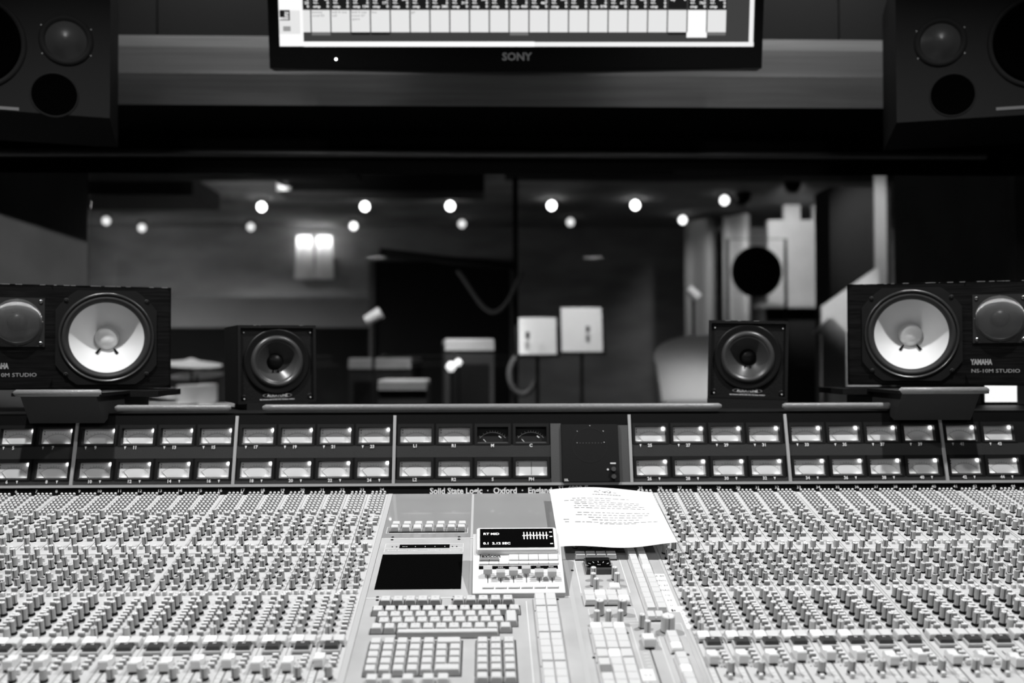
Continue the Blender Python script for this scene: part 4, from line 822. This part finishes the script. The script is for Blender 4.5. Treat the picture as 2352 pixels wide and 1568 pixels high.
# two music stands with white sheets
for (x0, x1, y0, y1, hx, hy, lab) in ((1192, 1278, 728, 812, 1212, 770, 'lower left of the pair'), (1290, 1384, 704, 806, 1350, 756, 'taller right one of the pair')):
    Yd = 5.6 if x0 < 1250 else 6.15; c = at((x0+x1)/2, y1, Yd); wd = (x1-x0)/FPX*Yd; hh = (y1-y0)/FPX*Yd; M = T(c.x, Yd, c.z) @ RX(R(-12))
    t = thing('music_stand', 'black music stand holding a bright white sheet, '+lab, 'music stand', T(c.x, Yd, 0), 'music stands in the live room'); I = T(-c.x, -Yd, 0)
    b = MB(); b.box(-wd/2-.02, wd/2+.02, 0, .01, -.02, hh*.8, 'blk', M); b.box(-wd/2-.02, wd/2+.02, -.04, .01, -.02, -.012, 'blk', M); part('tray', b, t, I)
    b = MB(); b.tube([(c.x, Yd+.02, .05), (c.x, Yd+.02, c.z+.05)], .011, 'blk', 8); part('pole', b, t, I)
    for a in range(3): b = MB(); b.tube([(c.x, Yd+.02, .2), (c.x+.25*math.cos(a*2.1+.5), Yd+.02+.25*math.sin(a*2.1+.5), .01)], .009, 'blk', 8); part('leg', b, t, I)
    b = MB(); n = 8; vs_ = [(wd*(i/n-.5), -.012-.008*math.sin(math.pi*i/n), z) for z in (-.01, hh) for i in range(n+1)]; b.add(vs_, [(i, i+1, n+2+i, n+1+i) for i in range(n)], 'paper', M, True)
    solo('sheet_music', b, 'bright white sheet on the music stand, '+lab, 'paper', None, 'sheets on the music stands')
    q = at(hx, hy, Yd-.05); b = MB(); b.tube([q+Vector((0, 0, -.02)), q+Vector((0, 0, .02))], .011, 'blk', 8); solo('clip', b, 'small black clip on the white sheet, '+lab, 'clip', None, 'clips on the sheets')
# drum kit, left
mat('cym', .55, .35, .5)
t = thing('drum_kit', 'drum kit with pale cymbals seen through the window between the left speakers', 'drum kit', T(at(440, 800, 5.8).x, 5.8, 0)); kx = at(440, 800, 5.8).x; I = T(-kx, -5.8, 0)
for (px, py, r_, ti, tj) in ((440, 836, .17, 6, 4), (452, 862, .15, -8, -6), (395, 905, .16, 5, 8)):
    q = at(px, py, 5.7); b = MB(); b.lathe([(r_, 0), (r_*.3, .018), (r_*.12, .03), (.006, .034)], 32, 'cym', T(q.x, q.y, q.z) @ RX(R(ti)) @ RY(R(tj)), cap0=False); part('cymbal', b, t, I)
    b = MB(); b.tube([(q.x, q.y+.02, 0), (q.x, q.y, q.z)], .009, 'blk', 6); part('cymbal_stand', b, t, I)
for (px, py, r_, h_, m_) in ((450, 884, .10, .12, 'lr_pale'), (478, 882, .05, .1, 'lr_pale'), (400, 925, .18, .2, 'lr_dark'), (480, 930, .17, .24, 'lr_dark')):
    q = at(px, py, 5.6); b = MB(); b.lathe([(r_, -h_), (r_, -.01), (r_*1.03, -.01), (r_*1.03, 0)], 28, m_, T(q.x, q.y, q.z)); b.lathe([(r_*.98, .001), (.001, .002)], 28, 'white', T(q.x, q.y, q.z)); part('drum', b, t, I)
q = at(440, 1000, 5.9); b = MB(); b.lathe([(.28, -.2), (.28, .2)], 32, 'lr_dark', T(q.x, 5.95, .3) @ RX(R(90))); part('bass_drum', b, t, I)
# amplifiers and flight cases in the middle
def case(x0, x1, y0, y1, Yd, dep, lab, topm='lr_pale', rot=0):
    a, c = at(x0, y0, Yd), at(x1, y1, Yd); cx = (a.x+c.x)/2; t = thing('amplifier', lab, 'amplifier', T(cx, Yd, 0) @ RZ(R(rot)), 'amplifiers in the live room'); wd = (c.x-a.x)/2
    b = MB(); b.box(-wd, wd, 0, dep, .04, a.z-.03, 'lr_dark'); part('cabinet', b, t)
    b = MB(); b.box(-wd, wd, -.01, dep+.01, a.z-.03, a.z, topm, bev=.01); b.box(-wd, wd, -.012, .0, a.z-.03-(c.z-a.z)*-.6, a.z-.02, topm); part('top_panel', b, t)
    b = MB(); b.box(-wd+.03, wd-.03, -.008, 0, .12, a.z-.15, 'blk'); part('speaker_grille', b, t)
case(800, 945, 822, 845, 6.4, .4, 'dark amplifier with a pale top, left of the music stands', rot=-6); case(868, 980, 872, 890, 5.4, .35, 'small dark amplifier in front of the one with the wide pale top', 'lr_wall'); case(1022, 1135, 778, 803, 6.0, .35, 'tall amplifier with a bright top beside the left music stand', rot=5)
for px, py, rr, lb_ in ((1036, 842, .030, 'larger'), (1053, 832, .022, 'smaller')):
    q = at(px, py, 5.5); t = thing('clip_lamp', '%s of two small lit clip lamps in front of the tall amplifier' % lb_, 'lamp', T(q.x, q.y, 0), 'clip lamps'); I = T(-q.x, -q.y, 0)
    b = MB(); b.tube([(q.x, q.y, 0), (q.x, q.y, q.z-rr)], .008, 'blk', 6); part('stand', b, t, I); b = MB(); b.lathe([(rr*.4, -rr*.9), (rr, 0), (rr*.4, rr*.9)], 14, 'dot3', T(q.x, q.y, q.z)); part('lamp', b, t, I)
# music stool loop of cable at the foot of the music stands
b = MB(); b.tube([at(1200-30*math.cos(a*.35), 860+45*math.sin(a*.35), 5.9) for a in range(-4, 9)], .017, 'cable', 8); solo('coiled_cable', b, 'grey looped cable hanging below the left music stand', 'cable')
# round-backed chair behind the right cube speaker
q = at(1640, 800, 6.0); t = thing('lounge_chair', 'pale round backed chair partly hidden by the right cube speaker', 'chair', T(q.x, 6.0, 0)); 
b = MB(); n = 16; vs_ = []
for j in range(7):
    for i in range(n+1):
        a = R(-100+200*i/n); rr = .33*(1+.1*j/6); top = q.z-.33+.42*(j/6)*(math.cos(a*.85)*.5+.5); vs_.append((rr*math.sin(a), rr*math.cos(a)*.9, top))
b.add(vs_, [(j*(n+1)+i, j*(n+1)+i+1, (j+1)*(n+1)+i+1, (j+1)*(n+1)+i) for j in range(6) for i in range(n)], 'silver_lit', None, True); part('backrest', b, t)
b = MB(); b.lathe([(.3, 0), (.31, .05), (.28, .1)], 24, 'lr_wall', T(0, -.02, q.z-.42)); part('seat', b, t)
for a in range(4): b = MB(); b.tube([(.22*math.cos(a*1.57+.78), .22*math.sin(a*1.57+.78), q.z-.42), (.3*math.cos(a*1.57+.78), .3*math.sin(a*1.57+.78), 0)], .015, 'lr_dark', 8); part('leg', b, t)
# curtains
mat('curt', .42, .9)
def curtain(x0, x1, Yd, lab, amp=.07, fold=.35):
    a, c = at(x0, 500, Yd), at(x1, 500, Yd); b = MB(); n = 60; vs_ = []
    for z in (.02, 2.62):
        for i in range(n+1): t_ = i/n; vs_.append((a.x+(c.x-a.x)*t_, Yd+amp*math.sin(t_*(c.x-a.x)/fold*2*math.pi), z))
    b.add(vs_, [(i, i+1, n+2+i, n+1+i) for i in range(n)], 'curt', None, True); solo('curtain', b, lab, 'curtain', None, 'curtains in the live room')
curtain(1572, 1645, 9.9, 'narrow pleated curtain on the far wall, left of the wide one', .09, .30); curtain(1660, 1722, 9.6, 'pleated curtain on the far wall next to the bright wall panel', .1, .27)
b = MB(); pbox(b, 1764, 1888, 505, 702, 9.2, .08, 'lr_pale'); pbox(b, 1800, 1838, 435, 505, 9.22, .06, 'lr_pale'); pbox(b, 1745, 1895, 696, 706, 9.1, .2, 'lr_pale'); a_ = at(1764, 702, 9.2); c_ = at(1888, 702, 9.2); b.box(a_.x, c_.x, 9.25, 9.3, 0, a_.z, 'lr_dark'); pbox(b, 1868, 1890, 470, 505, 9.22, .06, 'lr_pale')
solo('wall_panel', b, 'brightly lit pale wall panel with a ledge at its foot', 'wall panel')
q = at(1738, 624, 8.4); t = thing('gong', 'large dark round gong in front of the bright wall panel', 'gong', T(q.x, q.y, 0)); I = T(-q.x, -q.y, 0)
b = MB(); b.lathe([(.20, -.03), (.22, 0), (.20, .02), (.1, .03), (.02, .03)], 40, 'lr_dark2', T(q.x, q.y, q.z) @ RX(R(90))); part('disc', b, t, I)
b = MB(); b.tube([(q.x-.25, q.y, 0), (q.x-.25, q.y, q.z+.28), (q.x+.25, q.y, q.z+.28), (q.x+.25, q.y, 0)], .015, 'lr_dark', 8); part('frame', b, t, I)
b = MB(); pbox(b, 1905, 2048, 430, 900, 6.6, .3, 'lr_dark', 0); pbox(b, 2008, 2040, 380, 900, 6.58, .02, 'lr_pale', 0); solo('column', b, 'square column with a pale lit edge at the right of the live room', 'column')  # pale strip paints the light falling on the edge
# leaning pale boards at the right
Yd = 5.9; P_ = [at(1888, 704, Yd), at(2018, 612, Yd), at(2022, 930, Yd), at(1888, 930, Yd)]
b = MB(); b.prism([(p_.x, p_.z if k < 2 else .0) for k, p_ in enumerate(P_)][::-1], Yd, Yd+.03, 'lr_pale', ax='y'); solo('wooden_board', b, 'pale board with a slanting top edge behind the right wide speaker', 'board')
b = MB(); pbox(b, 1888, 1946, 765, 930, 5.4, .03, 'white', 0); a_ = at(1870, 765, 5.4); c_ = at(1905, 730, 5.4); b.prism([(a_.x, a_.z), (at(1946, 765, 5.4).x, a_.z), (c_.x+.02, c_.z), (c_.x, c_.z)], 5.4, 5.43, 'white', ax='y'); solo('white_flat', b, 'bright white pointed panel standing just left of the right wide speaker', 'panel')
b = MB(); pbox(b, 1950, 2060, 893, 940, 5.0, .3, 'lr_pale', 0); solo('storage_box', b, 'pale low box below the right wide speaker, beyond the glass', 'box')
# lit tablet standing on the bridge behind the right speaker
q0, q1 = at(2277, 923, 2.22), at(2336, 884, 2.22); b = MB(); b.box(q0.x-.02, q1.x, 2.22, 2.228, 1.1, q1.z+.02, 'blk'); t = solo('tablet_screen', b, 'thin tablet with a bright white screen behind the right speaker bracket', 'tablet')
b = MB(); b.box(q0.x-.015, q1.x-.002, 2.217, 2.2195, q0.z, q1.z+.012, 's_white'); part('screen', b, t)

# small housings added round the spots so they read as fixtures
ceils = [o for o in bpy.data.objects if o.name.startswith('ceiling') and o.type == 'MESH' and o.get('kind') == 'structure']
for l in [o for o in bpy.data.objects if o.type == 'LIGHT' and o.data.type == 'SPOT' and o.location.z > 2.4]:
    z1 = CEIL if l.location.y < 3.05 else 2.66; d = l.matrix_world.to_quaternion() @ Vector((0, 0, 1)) if False else l.rotation_euler.to_matrix() @ Vector((0, 0, 1))
    M = T(*l.location) @ l.rotation_euler.to_matrix().to_4x4()
    b = MB(); b.lathe([(.062, -.012), (.066, -.01), (.066, .08), (.02, .1)], 20, 'blk', M, cap0=False); b.tube([Vector(l.location)+d*.09, (l.location.x, l.location.y, z1)], .01, 'blk', 6) if z1-l.location.z > .05 else None
    if l.data.shadow_soft_size < .07: part('added_spot_housing', b, ceils[0] if l.location.y < 3.05 else ceils[1])
